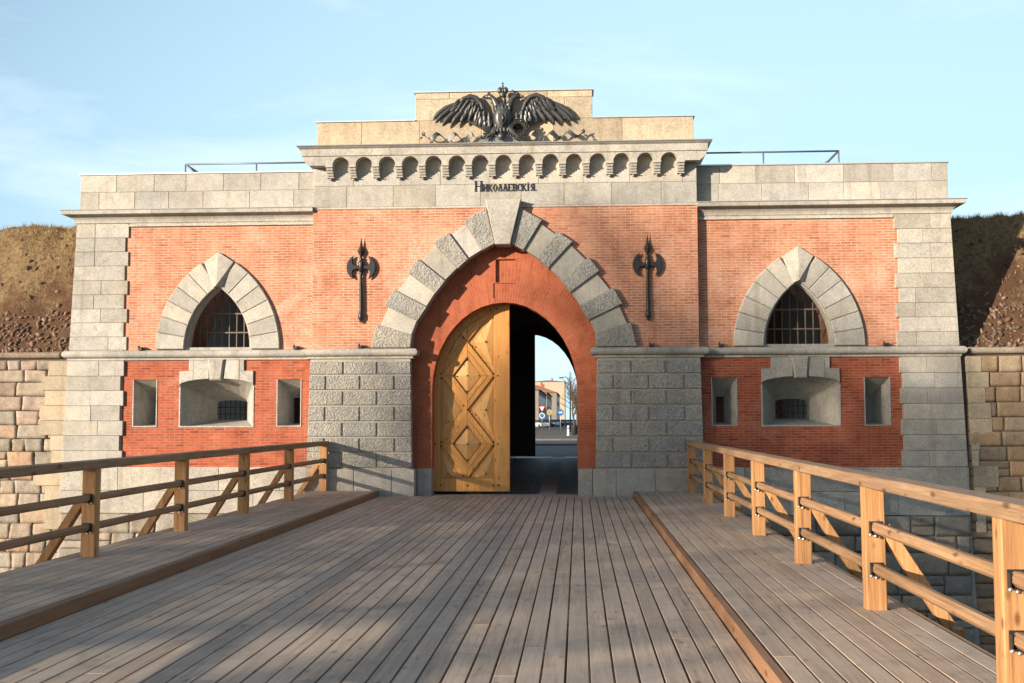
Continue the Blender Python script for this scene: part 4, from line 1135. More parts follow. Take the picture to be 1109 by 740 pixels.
cr.ball((0, -0.10, 1.355), 0.026, 8, 6); cr.box(-0.008, 0.008, -0.11, -0.09, 1.37, 1.455); cr.box(-0.03, 0.03, -0.11, -0.09, 1.405, 1.422)
cr.tube([(-0.0, -0.10, 1.12), (0.04, -0.09, 1.02), (0.03, -0.09, 0.92)], [0.05, 0.045, 0.03], 8)
cr.build('crown', MAT['bronze'], eg)
# wreath with torch on the right
wr = MB()
for k in range(30):
    a = 2 * math.pi * k / 30
    for rr_, da, l_ in ((0.18, 0.5, 0.095), (0.225, 0.9, 0.10), (0.14, 0.2, 0.08)):
        p = (0.36 + rr_ * math.cos(a), 0.34 + rr_ * 0.95 * math.sin(a)); an = a + math.pi / 2 + da * (1 if k % 2 else -0.3)
        feather(wr, p, (p[0] + math.cos(an) * l_, p[1] + math.sin(an) * l_), 0.042, 0.03, -0.15, -0.17)
wr.tube([(0.36 + 0.15 * math.cos(2 * math.pi * k / 16), -0.14, 0.34 + 0.14 * math.sin(2 * math.pi * k / 16)) for k in range(17)], 0.03, 6)
wr.build('wreath', MAT['bronze'], eg)
tb = MB(); tb.tube([(-0.62, -0.13, 0.14), (-0.40, -0.15, 0.20), (-0.20, -0.16, 0.27)], [0.02, 0.03, 0.035], 8)
for k in range(9): feather(tb, (-0.22 - 0.04 * (k % 3), 0.24 + 0.03 * (k // 3)), (-0.38 - 0.04 * (k % 3), 0.24 + 0.08 * (k // 3)), 0.055, 0.035, -0.15, -0.19)
tb.ball((-0.50, -0.14, 0.17), (0.06, 0.04, 0.035), 8, 6)
tb.build('thunderbolt', MAT['bronze'], eg)
orb = MB(); orb.ball((-0.03, -0.22, 0.15), (0.085, 0.09, 0.09), 12, 9); orb.tube([(-0.03, -0.24, 0.24), (-0.03, -0.23, 0.28)], 0.02, 6); orb.tube([(-0.17, -0.2, 0.19), (-0.09, -0.24, 0.14), (-0.02, -0.25, 0.07)], 0.018, 6)
orb.build('orb', MAT['bronze'], eg)
pd = MB(); pd.plate([(-0.62, 0.0), (0.62, 0.0), (0.40, 0.13), (0.02, 0.40), (-0.04, 0.40), (-0.52, 0.12)], -0.10, 0.15, 0.5)
pd.build('pedestal', MAT['fanplate'], eg)

# ------------------------------------------------------------------ bridge
br = empty('timber_bridge', (0, -15, -0.1)); tag(br, 'timber bridge with plank roadway and raised side walks leading to the gate', 'bridge')
OFF = Vector((0, 15, 0.1))
def bbuild(m_, name, mat, parent=br):
    m_.v = [(x_ + 0.045, y_ + 15, z_ + 0.1) for x_, y_, z_ in m_.v]
    return m_.build(name, mat, parent)
YN, YF = -36.0, -0.36
def planks(m_, x0, x1, ztop, th=0.05, pitch=0.1625, yf=YF):
    n = round((x1 - x0) / pitch); p = (x1 - x0) / n
    for i in range(n):
        xa = x0 + p * i; y = YN
        first = random.uniform(3.0, 6.0)
        while y < yf:
            y2 = min(y + first, yf); first = random.choice((4.0, 6.0, 6.0))
            if yf - y2 < 0.8: y2 = yf
            dz = random.uniform(-0.0015, 0.0015); dxx = random.uniform(-0.0012, 0.0012)
            m_.bar((xa + p / 2 + dxx, y + 0.002, ztop - th / 2 + dz), (xa + p / 2 + dxx, y2 - 0.002, ztop - th / 2 + dz), p - 0.0165, th, 0.0022)
            y = y2
m = MB(); planks(m, -2.84, 2.84, 0.0); 
m.bar
roadway = bbuild(m, 'roadway_deck', MAT['deck'])
m = MB(); planks(m, -1.66, 1.66, 0.0) if False else None
m = MB()
for i in range(20):
    xa = -1.64 + i * 0.164; m.bar((xa + 0.08, -0.355, -0.025), (xa + 0.08, 0.012, -0.025), 0.15, 0.05, 0.004)
bbuild(m, 'threshold_boards', MAT['deck'])
for sx in (-1, 1):
    m = MB(); planks(m, 2.925, 4.38, 0.12)
    if sx < 0: m = m.mirror_x()
    bbuild(m, 'side_walk', MAT['deck'])
    m = MB(); y = YN
    while y < YF:
        y2 = min(y + 6.0, YF); m.bar((2.882, y + 0.003, 0.056), (2.882, y2 - 0.003, 0.056), 0.07, 0.125, 0.006); y = y2
    if sx < 0: m = m.mirror_x()
    bbuild(m, 'kerb_beam', MAT['kerb'])
    m = MB(); m.bar((4.41, YN, 0.0), (4.41, YF, 0.0), 0.05, 0.22, 0.006)
    if sx < 0: m = m.mirror_x()
    bbuild(m, 'edge_beam', MAT['rail'])
for x in (-4.0, -2.4, -0.8, 0.8, 2.4, 4.0):
    m = MB(); m.bar((x, YN, -0.25), (x, YF, -0.25), 0.2, 0.38, 0.01); bbuild(m, 'girder', MAT['kerb'])
for y in (-8.5, -17.5, -26.5):
    for x in (-3.9, -1.3, 1.3, 3.9):
        m = MB(); m.tube([(x, y, -5.3), (x, y, -0.60)], 0.16, 10, upv=(0, 1, 0)); bbuild(m, 'pile', MAT['kerb'])
    m = MB(); m.bar((-4.5, y, -0.52), (4.5, y, -0.52), 0.3, 0.16, 0.01); bbuild(m, 'cross_beam', MAT['kerb'])

# railings
def railing(sx, fronts, y_end, label):
    OX = 4.155 if sx > 0 else -4.045
    root = empty('bridge_railing', (OX, -15, 0.12)); tag(root, label, 'railing', 'wooden railings along the bridge')
    ox, oy, oz = OX, -15, 0.12
    def bb(m_, name, mat, parent=root):
        m_.v = [(x_ - ox, y_ - oy, z_ - oz) for x_, y_, z_ in m_.v]; return m_.build(name, mat, parent)
    W_ = 0.168; DD = 0.14
    for i, yf_ in enumerate(fronts):
        m_ = MB(); tx = random.uniform(-0.008, 0.008)
        m_.bar((ox, yf_ + DD / 2, 0.0), (ox + tx, yf_ + DD / 2, 1.135), W_, DD, 0.008, (0, 1, 0)); P_ = bb(m_, 'post', MAT['post'])
        # outrigger brace
        m_ = MB(); m_.bar((ox + sx * 0.08, yf_ + DD / 2, 0.80), (ox + sx * 0.60, yf_ + DD / 2, -0.02), 0.10, 0.12, 0.006, (0, 1, 0)); bb(m_, 'brace', MAT['post'])
        m_ = MB(); m_.bar((sx * 4.41, yf_ + DD / 2, -0.10), (sx * 4.86, yf_ + DD / 2, -0.10), 0.14, 0.14, 0.006); bb(m_, 'outrigger', MAT['post'])
        # brackets + bolts on the camera face and rear face
        for z in (0.80, 0.46):
            m_ = MB()
            m_.box(ox - 0.056, ox + 0.056, yf_ - 0.055, yf_ + 0.001, z - 0.056, z - 0.046); m_.box(ox - 0.056, ox + 0.056, yf_ - 0.006, yf_ - 0.001, z - 0.056, z + 0.052)
            m_.box(ox - 0.058, ox - 0.050, yf_ - 0.05, yf_ - 0.006, z - 0.054, z + 0.036); m_.box(ox + 0.050, ox + 0.058, yf_ - 0.05, yf_ - 0.006, z - 0.054, z + 0.036)
            B_ = bb(m_, 'bracket', MAT['iron'])
            for dx_ in (-0.045, 0.0):
                m_ = MB(); m_.ball((ox - sx * 0.02 + dx_ * sx * 0.9, yf_ - 0.06, z - 0.066 - dx_ * 0.25), (0.014, 0.010, 0.014), 8, 5); bb(m_, 'bolt', MAT['bolt'], B_)
    # mid rails span by span (square rails set on edge) and hand rail lengths
    ys = sorted(list(fronts)); ys = ys
    for z in (0.80, 0.46):
        for k, y0 in enumerate(ys):
            y1 = ys[k + 1] if k + 1 < len(ys) else y_end
            if y1 - y0 < 0.3: continue
            m_ = MB(); m_.bar((ox, y0 + (DD + 0.002 if True else 0), z), (ox, y1 - 0.004, z), 0.086, 0.086, 0.025); bb(m_, 'mid_rail', MAT['rail'])
    y0 = ys[0] - 0.3; xx = y0
    while xx < y_end:
        x2 = min(xx + 6.06, y_end)
        if y_end - x2 < 1.2: x2 = y_end
        m_ = MB(); m_.bar((ox, xx + 0.002, 1.187), (ox, x2 - 0.002, 1.187), 0.20, 0.10, 0.007); bb(m_, 'handrail', MAT['railtop']); xx = x2
railing(-1, [-0.53 - 3.04 * i for i in range(11)], -0.36, 'left wooden bridge railing, its posts turned away from the sun')
railing(1, [-0.80 - 3.04 * i for i in range(11)], -0.40, 'right wooden bridge railing with golden sunlit posts and bolted rails')

# ------------------------------------------------------------------ ground and moat
m = MB()
m.add([(-400, -33, -5.2), (400, -33, -5.2), (400, 0.3, -5.2), (-400, 0.3, -5.2)], [(0, 1, 2, 3)], 0.5)
moat = m.build('moat_floor', MAT['soil']); tag(moat, kind='structure')
def grid_sheet(name, mat, x0, x1, y0, y1, nx, ny, zf_, kind='structure'):
    m_ = MB(); v = []
    for j in range(ny + 1):
        for i in range(nx + 1):
            x_ = x0 + (x1 - x0) * i / nx; y_ = y0 + (y1 - y0) * j / ny; v.append((x_, y_, zf_(x_, y_)))
    m_.add(v, [(j * (nx + 1) + i, j * (nx + 1) + i + 1, (j + 1) * (nx + 1) + i + 1, (j + 1) * (nx + 1) + i) for j in range(ny) for i in range(nx)], 0.5, True)
    o = m_.build(name, mat); tag(o, kind=kind); return o
# ground beyond the gate, to the horizon
m = MB(); m.add([(-3000, 15.02, 0.375), (3000, 15.02, 0.375), (3000, 5000, 0.375), (-3000, 5000, 0.375)], [(0, 1, 2, 3)], 0.5)
tag(m.build('ground', MAT['ground']), kind='structure')
m = MB(); m.add([(-3000, -33, -0.12), (3000, -33, -0.12), (3000, -3000, -0.12), (-3000, -3000, -0.12)], [(0, 3, 2, 1)], 0.5)
m.add([(-400, -33, -5.2), (400, -33, -5.2), (400, -33, -0.12), (-400, -33, -0.12)], [(3, 2, 1, 0)], 0.5)
tag(m.build('ground', MAT['ground']), kind='structure')

# earth slopes above the scarp walls
def hz(x, y):
    ax_ = abs(x)
    t = (y - 0.35) / 2.15
    prof = 3.26 + 3.38 * (1 - (1 - min(1, max(0, t))) ** 1.08)
    if y > 14: prof -= (y - 14) * 0.9
    n_ = noise.noise(Vector((x * 0.7, y * 0.7, 1.3))) * 0.16 + noise.noise(Vector((x * 2.3, y * 2.3, 4.1))) * 0.09 + noise.noise(Vector((x * 6, y * 6, 7.7))) * 0.045 + noise.noise(Vector((x * 14, y * 14, 2.2))) * 0.02
    k = min(1, max(0, (y - 0.35) / 0.5))
    return max(0.2, prof) + n_ * (0.35 + 0.65 * k)
for sx in (-1, 1):
    grid_sheet('hill', MAT['hill'], min(sx * 9.95, sx * 17.5), max(sx * 9.95, sx * 17.5), 0.25, 9.0, 130, 150, hz)
    grid_sheet('hill', MAT['hill'], min(sx * 17.5, sx * 120), max(sx * 17.5, sx * 120), 0.25, 21.0, 120, 40, hz)
    grid_sheet('hill', MAT['hill'], min(sx * 9.95, sx * 17.5), max(sx * 9.95, sx * 17.5), 9.0, 21.0, 24, 30, hz)
# dry grass on the slopes
for sx in (-1, 1):
    m = MB(); rg = random.Random(5 + sx)
    cnt = 0
    while cnt < 9000:
        x_ = sx * rg.uniform(10.15, 17.0); y_ = 0.6 + 2.6 * rg.random() ** 0.7
        nn = noise.noise(Vector((x_ * 0.8, y_ * 0.8, 9.0)))
        if nn < rg.uniform(-0.35, 0.35) - 0.3 * (y_ > 1.9): continue
        if y_ < 1.1 and rg.random() < 0.7: continue
        z_ = hz(x_, y_)
        if z_ < 5.0 + nn and rg.random() < 0.8: continue
        L = rg.uniform(0.06, 0.20); a = rg.random() * 6.28; w = 0.006
        tx_, ty_ = math.cos(a) * L * rg.uniform(0.3, 1.0), math.sin(a) * L * rg.uniform(0.3, 1.0) - 0.03
        px_, py_ = -math.sin(a) * w, math.cos(a) * w
        m.add([(x_ - px_, y_ - py_, z_ - 0.01), (x_ + px_, y_ + py_, z_ - 0.01), (x_ + tx_, y_ + ty_, z_ + L * 0.75)], [(0, 1, 2)], rg.random())
        cnt += 1
    tag(m.build('dry_grass', MAT['drygrass']), 'dry yellow-brown grass growing on the earth bank %s of the gate' % ('left' if sx < 0 else 'right'), 'grass', kind='stuff')
# cobbles at the foot of the slopes
for sx in (-1, 1):
    m = MB(); rg = random.Random(15 + sx)
    for i in range(900):
        x_ = sx * (10.2 + 6.5 * rg.random()); y_ = 0.36 + 0.62 * rg.random() ** 1.5
        if rg.random() < 0.10: y_ = 0.8 + 1.5 * rg.random()
        z_ = hz(x_, y_); r_ = rg.uniform(0.03, 0.075)
        m.ball((x_, y_, z_ + r_ * 0.15), (r_ * rg.uniform(0.8, 1.4), r_ * 0.8, r_ * rg.uniform(0.4, 0.75)), 7, 5, Matrix.Rotation(rg.random() * 3, 3, 'Y'), rg.random())
    tag(m.build('cobbles', MAT['cobblest']), 'loose rounded stones scattered at the foot of the %s earth bank' % ('left' if sx < 0 else 'right'), 'stones', kind='stuff')

# scarp walls beside the gate
for sx in (-1, 1):
    root = empty('scarp_wall', (sx * 14.5, 0.1, -5.2))
    tag(root, 'rough granite block wall running left from the gate under a grassy bank' if sx < 0 else 'rough granite block wall running right from the gate, brown stained', 'wall')
    def sb(m_, name, mat):
        if sx < 0: m_ = m_.mirror_x()
        m_.v = [(x_ - sx * 14.5, y_ - 0.1, z_ + 5.2) for x_, y_, z_ in m_.v]; return m_.build(name, mat, root)
    m = MB()
    if sx < 0:
        rough_wall(m, 10.20, 19.0, -5.2, 3.12, 0.06, (0.28, 0.37), (0.30, 0.80), 0.035, irregular=0.03)
    else:
        rough_wall(m, 10.33, 19.0, -5.2, 3.12, 0.06, (0.31, 0.36), (0.5, 0.9), 0.02, irregular=0.010, gap=0.005)
    rough_wall(m, 19.0, 60.0, -5.2, 3.12, 0.06, (0.5, 0.6), (1.0, 1.6), 0.05, res=3)
    sb(m, 'masonry', MAT['scarp'] if sx < 0 else MAT['scarp_r'])
    m = MB(); rr_ = random.Random(3)
    zz_ = [3.10, 2.75, 2.41, 2.06, 1.71, 1.37, 1.02, 0.66, 0.2, -0.3, -0.8]
    for k in range(len(zz_) - 1):
        zt_, zb_ = zz_[k] - 0.004, zz_[k + 1] + 0.004; xa = 10.0 if sx < 0 else xo(zt_) + 0.13; xb = rr_.uniform(10.55, 11.05)
        m.stone([(xa, zb_), (xb, zb_), (xb, zt_), (xa, zt_)], 0.018 if sx > 0 else -0.02, 0.2, 0.008)
    sb(m, 'toothing', MAT['granite_y'])
    m = MB(); m.box(9.9, 60, 0.085, 0.5, -5.2, 3.2, 0.2); sb(m, 'backing', MAT['joint'])
    m = MB(); run(m, 10.42, 60, 0.07, [(p[0], p[1]) for p in roll(0.075, 3.235, 0.03, 6, -0.4)][::-1], (0.8, 1.7)); sb(m, 'coping', MAT['scarp'])
# counterscarp behind the camera side
m = MB(); rough_wall(m, -30, 30, -5.2, -0.15, -33.0, (0.5, 0.6), (1.0, 1.6), 0.04, res=2)
m.v = [(x_, -66.0 - y_ + 0.02, z_) for x_, y_, z_ in m.v]; m.f = [tuple(reversed(f_)) for f_ in m.f]
tag(m.build('counterscarp_wall', MAT['scarp']), 'granite block wall at the near side of the moat below the bridge start', 'wall')

# ------------------------------------------------------------------ street beyond the gate
def sheet(name, x0, x1, y0, y1, z, mat):
    m_ = MB(); m_.add([(x0, y0, z), (x1, y0, z), (x1, y1, z), (x0, y1, z)], [(0, 1, 2, 3)], 0.5); o = m_.build(name, mat); tag(o, kind='structure'); return o
sheet('pavement', -12, 14, 15.0, 33.0, 0.379, MAT['paving'])
sheet('road', -60, 60, 36.0, 47.5, 0.380, MAT['asphalt'])
sheet('pavement', -14, 14, 48.0, 74.0, 0.379, MAT['paving'])
sheet('road', -9.5, 9.0, 118.0, 620.0, 0.380, MAT['asphalt'])
m = MB(); m.box(-60, 60, 33.0, 33.25, 0.375, 0.48); m.box(-14, 14, 47.55, 47.8, 0.375, 0.49)
tag(m.build('kerbstone', MAT['paving']), kind='structure')

def wheel(m_, c, r_, w):
    x_, y_, z_ = c; m_.tube([(x_ - w / 2, y_, z_), (x_ + w / 2, y_, z_)], r_, 14, smooth=False, upv=(0, 0, 1))
CARCOL = {'silver': (0.45, 0.46, 0.48), 'black': (0.02, 0.02, 0.025), 'white': (0.75, 0.75, 0.74), 'blue': (0.05, 0.09, 0.2), 'grey': (0.16, 0.17, 0.18)}
for k, v in CARCOL.items(): MAT['car_' + k] = plain('car_paint_' + k, v, 0.25, 0.2, 0.03)
MAT['tyre'] = plain('tyre', gray(0.02), 0.9); MAT['glassdark'] = plain('dark_glass', (0.03, 0.035, 0.045), 0.08, 0, 0.02, spec=0.9); MAT['lamp_white'] = plain('lamp_lens', gray(0.8), 0.15)
MAT['lamp_red'] = plain('tail_lens', (0.4, 0.02, 0.02), 0.2)
def car(loc, rz, colname, label):
    root = empty('parked_car', loc, rz); tag(root, label, 'car', 'cars parked along the street beyond the gate')
    # body outline in side view (y = length, z)
    side = [(-2.1, 0.28), (-2.12, 0.62), (-1.95, 0.78), (-1.15, 0.90), (1.45, 0.93), (1.98, 0.86), (2.08, 0.62), (2.05, 0.28)]
    m_ = MB(); n = len(side)
    v = []
    for x_, kx in ((-0.84, 1), (-0.76, 0), (0.76, 0), (0.84, 1)):
        for y_, z_ in side: v.append((x_, y_, z_ if (kx == 0 or z_ < 0.7) else z_ - 0.06))
    f = [tuple(range(n)), tuple(range(4 * n - 1, 3 * n - 1, -1))]
    for s_ in range(3):
        for k in range(n): f.append((s_ * n + k, (s_ + 1) * n + k, (s_ + 1) * n + (k + 1) % n, s_ * n + (k + 1) % n))
    m_.add(v, f, 0.2); m_.build('body', MAT['car_' + colname], root)
    cab = [(-1.15, 0.88), (-0.45, 1.40), (0.85, 1.42), (1.55, 0.92)]
    m_ = MB(); v = []
    for y_, z_ in cab:
        w = 0.76 if z_ < 1 else 0.58
        v += [(-w, y_, z_), (w, y_, z_)]
    m_.add(v, [(0, 2, 4, 6), (1, 7, 5, 3), (0, 1, 3, 2), (4, 5, 7, 6), (2, 3, 5, 4)], 0.2); m_.build('windows', MAT['glassdark'], root)
    m_ = MB(); m_.box(-0.57, 0.57, -0.43, 0.84, 1.41, 1.45); m_.build('roof', MAT['car_' + colname], root)
    for x_ in (-0.78, 0.78):
        for y_ in (-1.3, 1.3):
            m_ = MB(); wheel(m_, (x_, y_, 0.31), 0.31, 0.2); m_.build('wheel', MAT['tyre'], root)
        m_ = MB(); m_.ball((x_ * 0.78, -2.09, 0.66), (0.14, 0.05, 0.07), 8, 5); m_.build('headlight', MAT['lamp_white'], root)
        m_ = MB(); m_.ball((x_ * 0.85, 2.03, 0.72), (0.1, 0.05, 0.08), 8, 5); m_.build('tail_light', MAT['lamp_red'], root)
def at(px, dist): return (1.6814 + (px - 626) / 1220 * dist, dist - 25.65)
for i, (px, dist, col_, lab) in enumerate(((585, 196, 'silver', 'nearest of the parked cars seen through the gateway, silver'), (591.5, 214, 'black', 'black parked car second from the gate opening edge'),
        (598, 232, 'white', 'white parked car third in the row beyond the gate'), (603, 254, 'blue', 'dark blue parked car in the middle of the row beyond the gate'),
        (609, 286, 'grey', 'dark grey parked car beyond the blue sign'), (615, 326, 'silver', 'small distant silver car near the street lamp'), (621, 370, 'white', 'farthest white car at the right edge of the opening'))):
    x_, y_ = at(px, dist); car((x_, y_, 0.38), R(28), col_, lab)

def house(name, x0, x1, y0, y1, h, roofh, wallmat, roofmat, label, side_windows=(6, 2), chim=2, front=True):
    cx_, cy_ = (x0 + x1) / 2, (y0 + y1) / 2
    root = empty(name, (cx_, cy_, 0.37)); tag(root, label, 'house')
    W2, D2 = (x1 - x0) / 2, (y1 - y0) / 2
    m_ = MB(); m_.box(-W2, W2, -D2, D2, 0, h, 0.5); m_.build('wall', wallmat, root)
    m_ = MB(); e = 0.4
    m_.add([(-W2 - e, -D2 - e, h), (W2 + e, -D2 - e, h), (W2 + e, D2 + e, h), (-W2 - e, D2 + e, h), (0, -D2 + 1, h + roofh), (0, D2 - 1, h + roofh)], [(0, 1, 4), (1, 2, 5, 4), (2, 3, 5), (3, 0, 4, 5), (0, 3, 2, 1)], 0.5)
    rf = m_.build('roof', roofmat, root)
    for k in range(chim):
        m_ = MB(); yy = -D2 + (k + 1) * 2 * D2 / (chim + 1); m_.box(0.6, 1.3, yy - 0.5, yy + 0.5, h + roofh * 0.4, h + roofh + 1.2); m_.box(0.55, 1.35, yy - 0.55, yy + 0.55, h + roofh + 1.2, h + roofh + 1.35); m_.build('chimney', MAT['brick_low'], rf)
    nwin, fl_ = side_windows
    for f_ in range(fl_):
        for k in range(nwin):
            yy = -D2 + (k + 0.5) * 2 * D2 / nwin; zz = 1.1 + f_ * (h - 0.6) / fl_
            m_ = MB(); m_.box(W2 - 0.02, W2 + 0.06, yy - 0.62, yy + 0.62, zz - 0.1, zz + 1.7); wf = m_.build('window', MAT['lamp_white'], root)
            m_ = MB(); m_.box(W2 + 0.06, W2 + 0.07, yy - 0.5, yy + 0.5, zz, zz + 1.6); m_.build('pane', MAT['glassdark'], wf)
        for k in range(3 if front else 0):
            xx = -W2 + (k + 0.5) * 2 * W2 / 3; zz = 1.1 + f_ * (h - 0.6) / fl_
            m_ = MB(); m_.box(xx - 0.62, xx + 0.62, -D2 - 0.06, -D2 + 0.02, zz - 0.1, zz + 1.7); wf = m_.build('window', MAT['lamp_white'], root)
            m_ = MB(); m_.box(xx - 0.5, xx + 0.5, -D2 - 0.07, -D2 - 0.06, zz, zz + 1.6); m_.build('pane', MAT['glassdark'], wf)
MAT['plaster_grey'] = plain('grey_plaster', (0.26, 0.225, 0.185), 0.9, var=0.25, scale=0.8)
MAT['plaster_cream'] = plain('cream_plaster', (0.42, 0.35, 0.26), 0.9, var=0.15, scale=0.8)
MAT['plaster_yellow'] = plain('yellow_plaster', (0.52, 0.38, 0.17), 0.9, var=0.15, scale=0.8)
MAT['roof_red'] = plain('red_roof', (0.24, 0.10, 0.06), 0.9, var=0.2, scale=2)
MAT['roof_grey'] = plain('grey_roof', (0.16, 0.15, 0.15), 0.8, var=0.2, scale=2)
house('row_house', -20, -5.7, 186, 236, 7.0, 2.6, MAT['plaster_grey'], MAT['roof_red'], 'grey-brown two-storey house with red roof at the left edge of the gate opening', (9, 2))
house('row_house', -19, -5.9, 248, 300, 8.0, 2.6, MAT['plaster_grey'], MAT['roof_grey'], 'second grey two-storey house further along the street beyond the gate', (9, 2))
house('row_house', -17, -4.8, 316, 372, 9.6, 2.4, MAT['plaster_grey'], MAT['roof_red'], 'distant grey-brown house in the row behind the parked cars', (8, 3))
house('apartment_block', -16, -3.6, 420, 450, 16.5, 0.6, MAT['plaster_cream'], MAT['roof_grey'], 'tall cream sunlit block with blank end wall standing above the street houses', (4, 5), 1, False)
house('low_house', 4, 18, 380, 420, 7.0, 2.6, MAT['plaster_cream'], MAT['roof_red'], 'low cream house behind the bare trees at the right of the opening', (5, 2), 1)

MAT['sign_red'] = plain('sign_red', (0.40, 0.05, 0.05), 0.4); MAT['sign_white'] = plain('sign_white', gray(0.8), 0.4); MAT['sign_blue'] = plain('sign_blue', (0.03, 0.13, 0.36), 0.4)
MAT['sign_yellow'] = plain('sign_yellow', (0.42, 0.34, 0.13), 0.4); MAT['steel'] = plain('galvanised', (0.35, 0.36, 0.37), 0.4, 0.6)
def disc(m_, r_, y0, y1, z, n=20): m_.plate([(r_ * math.cos(2 * math.pi * k / n), z + r_ * math.sin(2 * math.pi * k / n)) for k in range(n)], y0, y1)
def sign_post(x_, y_, h, label):
    root = empty('road_sign', (x_, y_, 0.38)); tag(root, label, 'road sign', 'road signs beyond the gate')
    m_ = MB(); m_.tube([(0, 0, 0), (0, 0, h)], 0.045, 8); m_.build('post', MAT['steel'], root); return root
x_, y_ = at(587, 134); r = sign_post(x_, y_, 3.2, 'red and white yield triangle above a round sign, left in the gate opening')
m = MB(); m.plate([(0, 2.25), (0.42, 2.98), (-0.42, 2.98)], -0.07, -0.05); p_ = m.build('yield_plate', MAT['sign_red'], r)
m = MB(); m.plate([(0, 2.43), (0.27, 2.89), (-0.27, 2.89)], -0.08, -0.07); m.build('white_field', MAT['sign_white'], p_)
m = MB(); disc(m, 0.32, -0.07, -0.05, 1.85); p_ = m.build('round_plate', MAT['sign_white'], r)
m = MB(); disc(m, 0.25, -0.08, -0.07, 1.85); m.build('blue_field', MAT['sign_blue'], p_)
x_, y_ = at(595, 134); r = sign_post(x_, y_, 2.7, 'round yellow-rimmed sign seen against the grey house')
m = MB(); disc(m, 0.33, -0.07, -0.05, 2.25); p_ = m.build('round_plate', MAT['sign_yellow'], r)
m = MB(); disc(m, 0.22, -0.08, -0.07, 2.25); m.build('grey_field', MAT['plaster_grey'], p_)
x_, y_ = at(607, 131); r = sign_post(x_, y_, 2.7, 'bright blue round sign in the middle of the gate opening')
m = MB(); disc(m, 0.38, -0.07, -0.05, 2.2); p_ = m.build('round_plate', MAT['sign_blue'], r)
m = MB(); m.plate([(-0.18, 2.15), (0.08, 2.15), (0.08, 2.05), (0.22, 2.2), (0.08, 2.35), (0.08, 2.25), (-0.18, 2.25)], -0.08, -0.07); m.build('white_arrow', MAT['sign_white'], p_)
x_, y_ = at(617.5, 124); root = empty('street_lamp', (x_, y_, 0.38)); tag(root, 'tall dark street lamp with curved arm in the gate opening', 'street lamp')
m = MB(); m.tube([(0, 0, 0), (0, 0, 4.6), (0, 0, 5.4), (-0.15, 0, 5.8), (-0.5, 0, 6.05), (-0.9, 0, 6.0)], [0.09, 0.06, 0.05, 0.045, 0.04, 0.035], 8); m.build('pole', MAT['iron'], root)
m = MB(); m.ball((-1.0, 0, 5.96), (0.28, 0.12, 0.07), 10, 6); m.build('lamp_head', MAT['iron'], root)
x_, y_ = at(622, 95); root = empty('litter_bin', (x_, y_, 0.38)); tag(root, 'black litter bin on the paving at the right of the gate opening', 'litter bin')
m = MB(); m.lathe((0, 0, 0.12), [(0.20, 0), (0.24, 0.1), (0.27, 0.65), (0.28, 0.68)], 12); m.build('body', MAT['iron'], root)
m = MB(); m.lathe((0, 0, 0.82), [(0.30, 0), (0.26, 0.06), (0.1, 0.12)], 12); m.build('lid', MAT['iron'], root)
m = MB(); m.tube([(0, 0, 0), (0, 0, 0.15)], 0.06, 8); m.build('foot', MAT['iron'], root)
x_, y_ = at(615.3, 96); root = empty('bollard', (x_, y_, 0.38)); tag(root, 'white bollard on the paving beside the black litter bin', 'bollard')
m = MB(); m.lathe((0, 0, 0), [(0.13, 0), (0.11, 0.05), (0.10, 0.75), (0.07, 0.84), (0.02, 0.87)], 12); m.build('post', MAT['sign_white'], root)
m = MB(); m.lathe((0, 0, 0.58), [(0.106, 0), (0.106, 0.1)], 12); m.build('band', MAT['iron'], root)

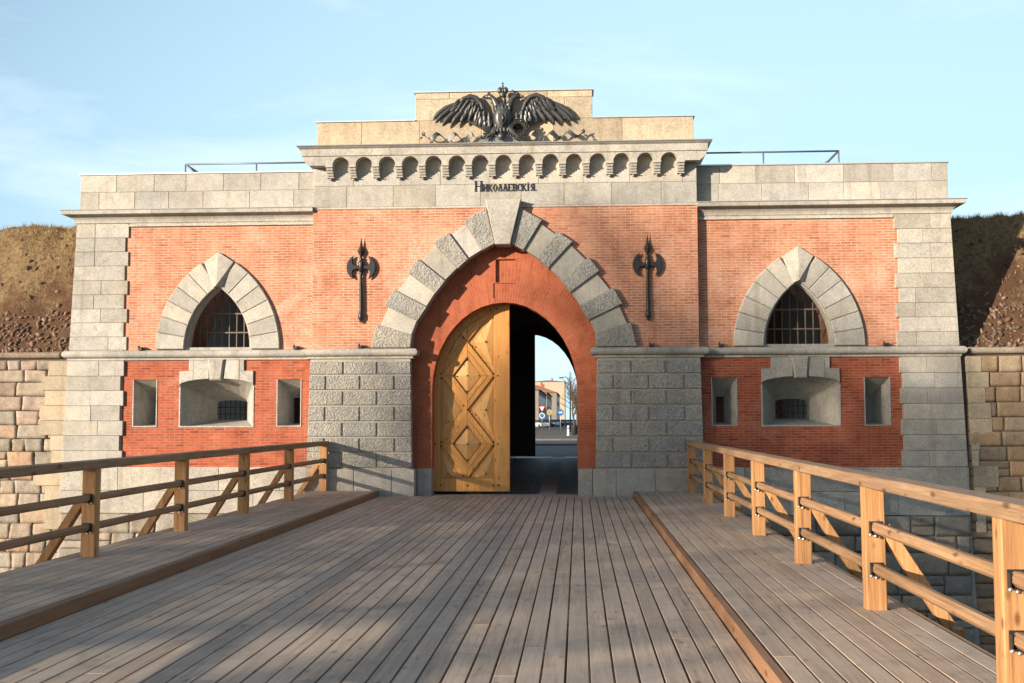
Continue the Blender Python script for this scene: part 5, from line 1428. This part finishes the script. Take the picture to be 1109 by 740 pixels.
# ------------------------------------------------------------------ trees
MAT['bark'] = plain('bark', (0.10, 0.075, 0.055), 0.9, var=0.4, scale=6, bump=0.6)
def bare_tree(name, loc, H_, seed, label, group, depth=6, spread=0.5, trunk=0.25, dens=3):
    rg = random.Random(seed); root = empty(name, loc); tag(root, label, 'tree', group)
    tr, cr_ = MB(), MB()
    def grow(p, d, L, r_, lev):
        pts = [p]; q = p.copy(); dd = d.copy()
        for k in range(3):
            dd = (dd + Vector((rg.uniform(-1, 1), rg.uniform(-1, 1), rg.uniform(-0.3, 0.6))) * 0.16).normalized(); q = q + dd * L / 3; pts.append(q.copy())
        rr = [r_, r_ * 0.88, r_ * 0.76, r_ * 0.62]
        (tr if lev <= 1 else cr_).tube(pts, rr, 7 if lev < 2 else (4 if lev < 4 else 3), smooth=True, upv=(0.3, 0.9, 0.1), caps=False)
        if lev >= depth: return
        for k in range(dens if lev else dens + 2):
            t = rg.uniform(0.35, 1.0) if lev else rg.uniform(0.35, 1.0)
            i = min(2, int(t * 3)); pp = pts[i].lerp(pts[i + 1], t * 3 - i)
            ax = Vector((rg.uniform(-1, 1), rg.uniform(-1, 1), rg.uniform(-0.2, 0.5))).normalized()
            nd = (dd * (1 - spread) + ax * spread + Vector((0, 0, 0.15))).normalized()
            grow(pp, nd, L * rg.uniform(0.60, 0.82), r_ * rg.uniform(0.42, 0.6), lev + 1)
        grow(pts[-1], dd, L * 0.7, r_ * 0.62, lev + 1)
    grow(Vector((0, 0, 0)), Vector((0, 0, 1)), H_ * 0.36, trunk, 0)
    tr.build('trunk', MAT['bark'], root); cr_.build('crown', MAT['bark'], root)
for px, dist, H_, sd, lab in ((626, 150, 8.5, 3, 'bare tree nearest the gate at the right edge of the opening'), (622, 205, 10, 4, 'bare tree behind the street lamp'), (630, 250, 12, 5, 'bare tree partly hidden by the right door jamb')):
    x_, y_ = at(px, dist); bare_tree('bare_tree', (x_, y_, 0.38), H_, sd, lab, 'bare trees beyond the gate', 4, 0.55, 0.2, 3)

# bare trees on the bank behind and to the left of the viewpoint; the low sun shines through them
def bank_tree(p, dist, H_, seed, dep, lab=''):
    # p: offset across the light, dist: metres back towards the sun from the gate
    ux, uy = math.cos(SUN_AZ), -math.sin(SUN_AZ)
    x_ = p * ux - dist * math.sin(SUN_AZ); y_ = p * uy - dist * math.cos(SUN_AZ)
    bare_tree('bare_tree', (x_, y_, -0.15), H_, seed, lab, 'bare trees on the bank behind the viewpoint', dep, 0.55, 0.28, 4)
bank_tree(4.9, 66, 19.5, 21, 6, 'bare spreading tree on the sunward bank, left of the other two')
bank_tree(9.0, 62, 13.5, 22, 4, 'bare spreading tree on the sunward bank, between the other two')
bank_tree(24, 70, 15, 23, 5, 'bare spreading tree on the sunward bank, right of the other two')
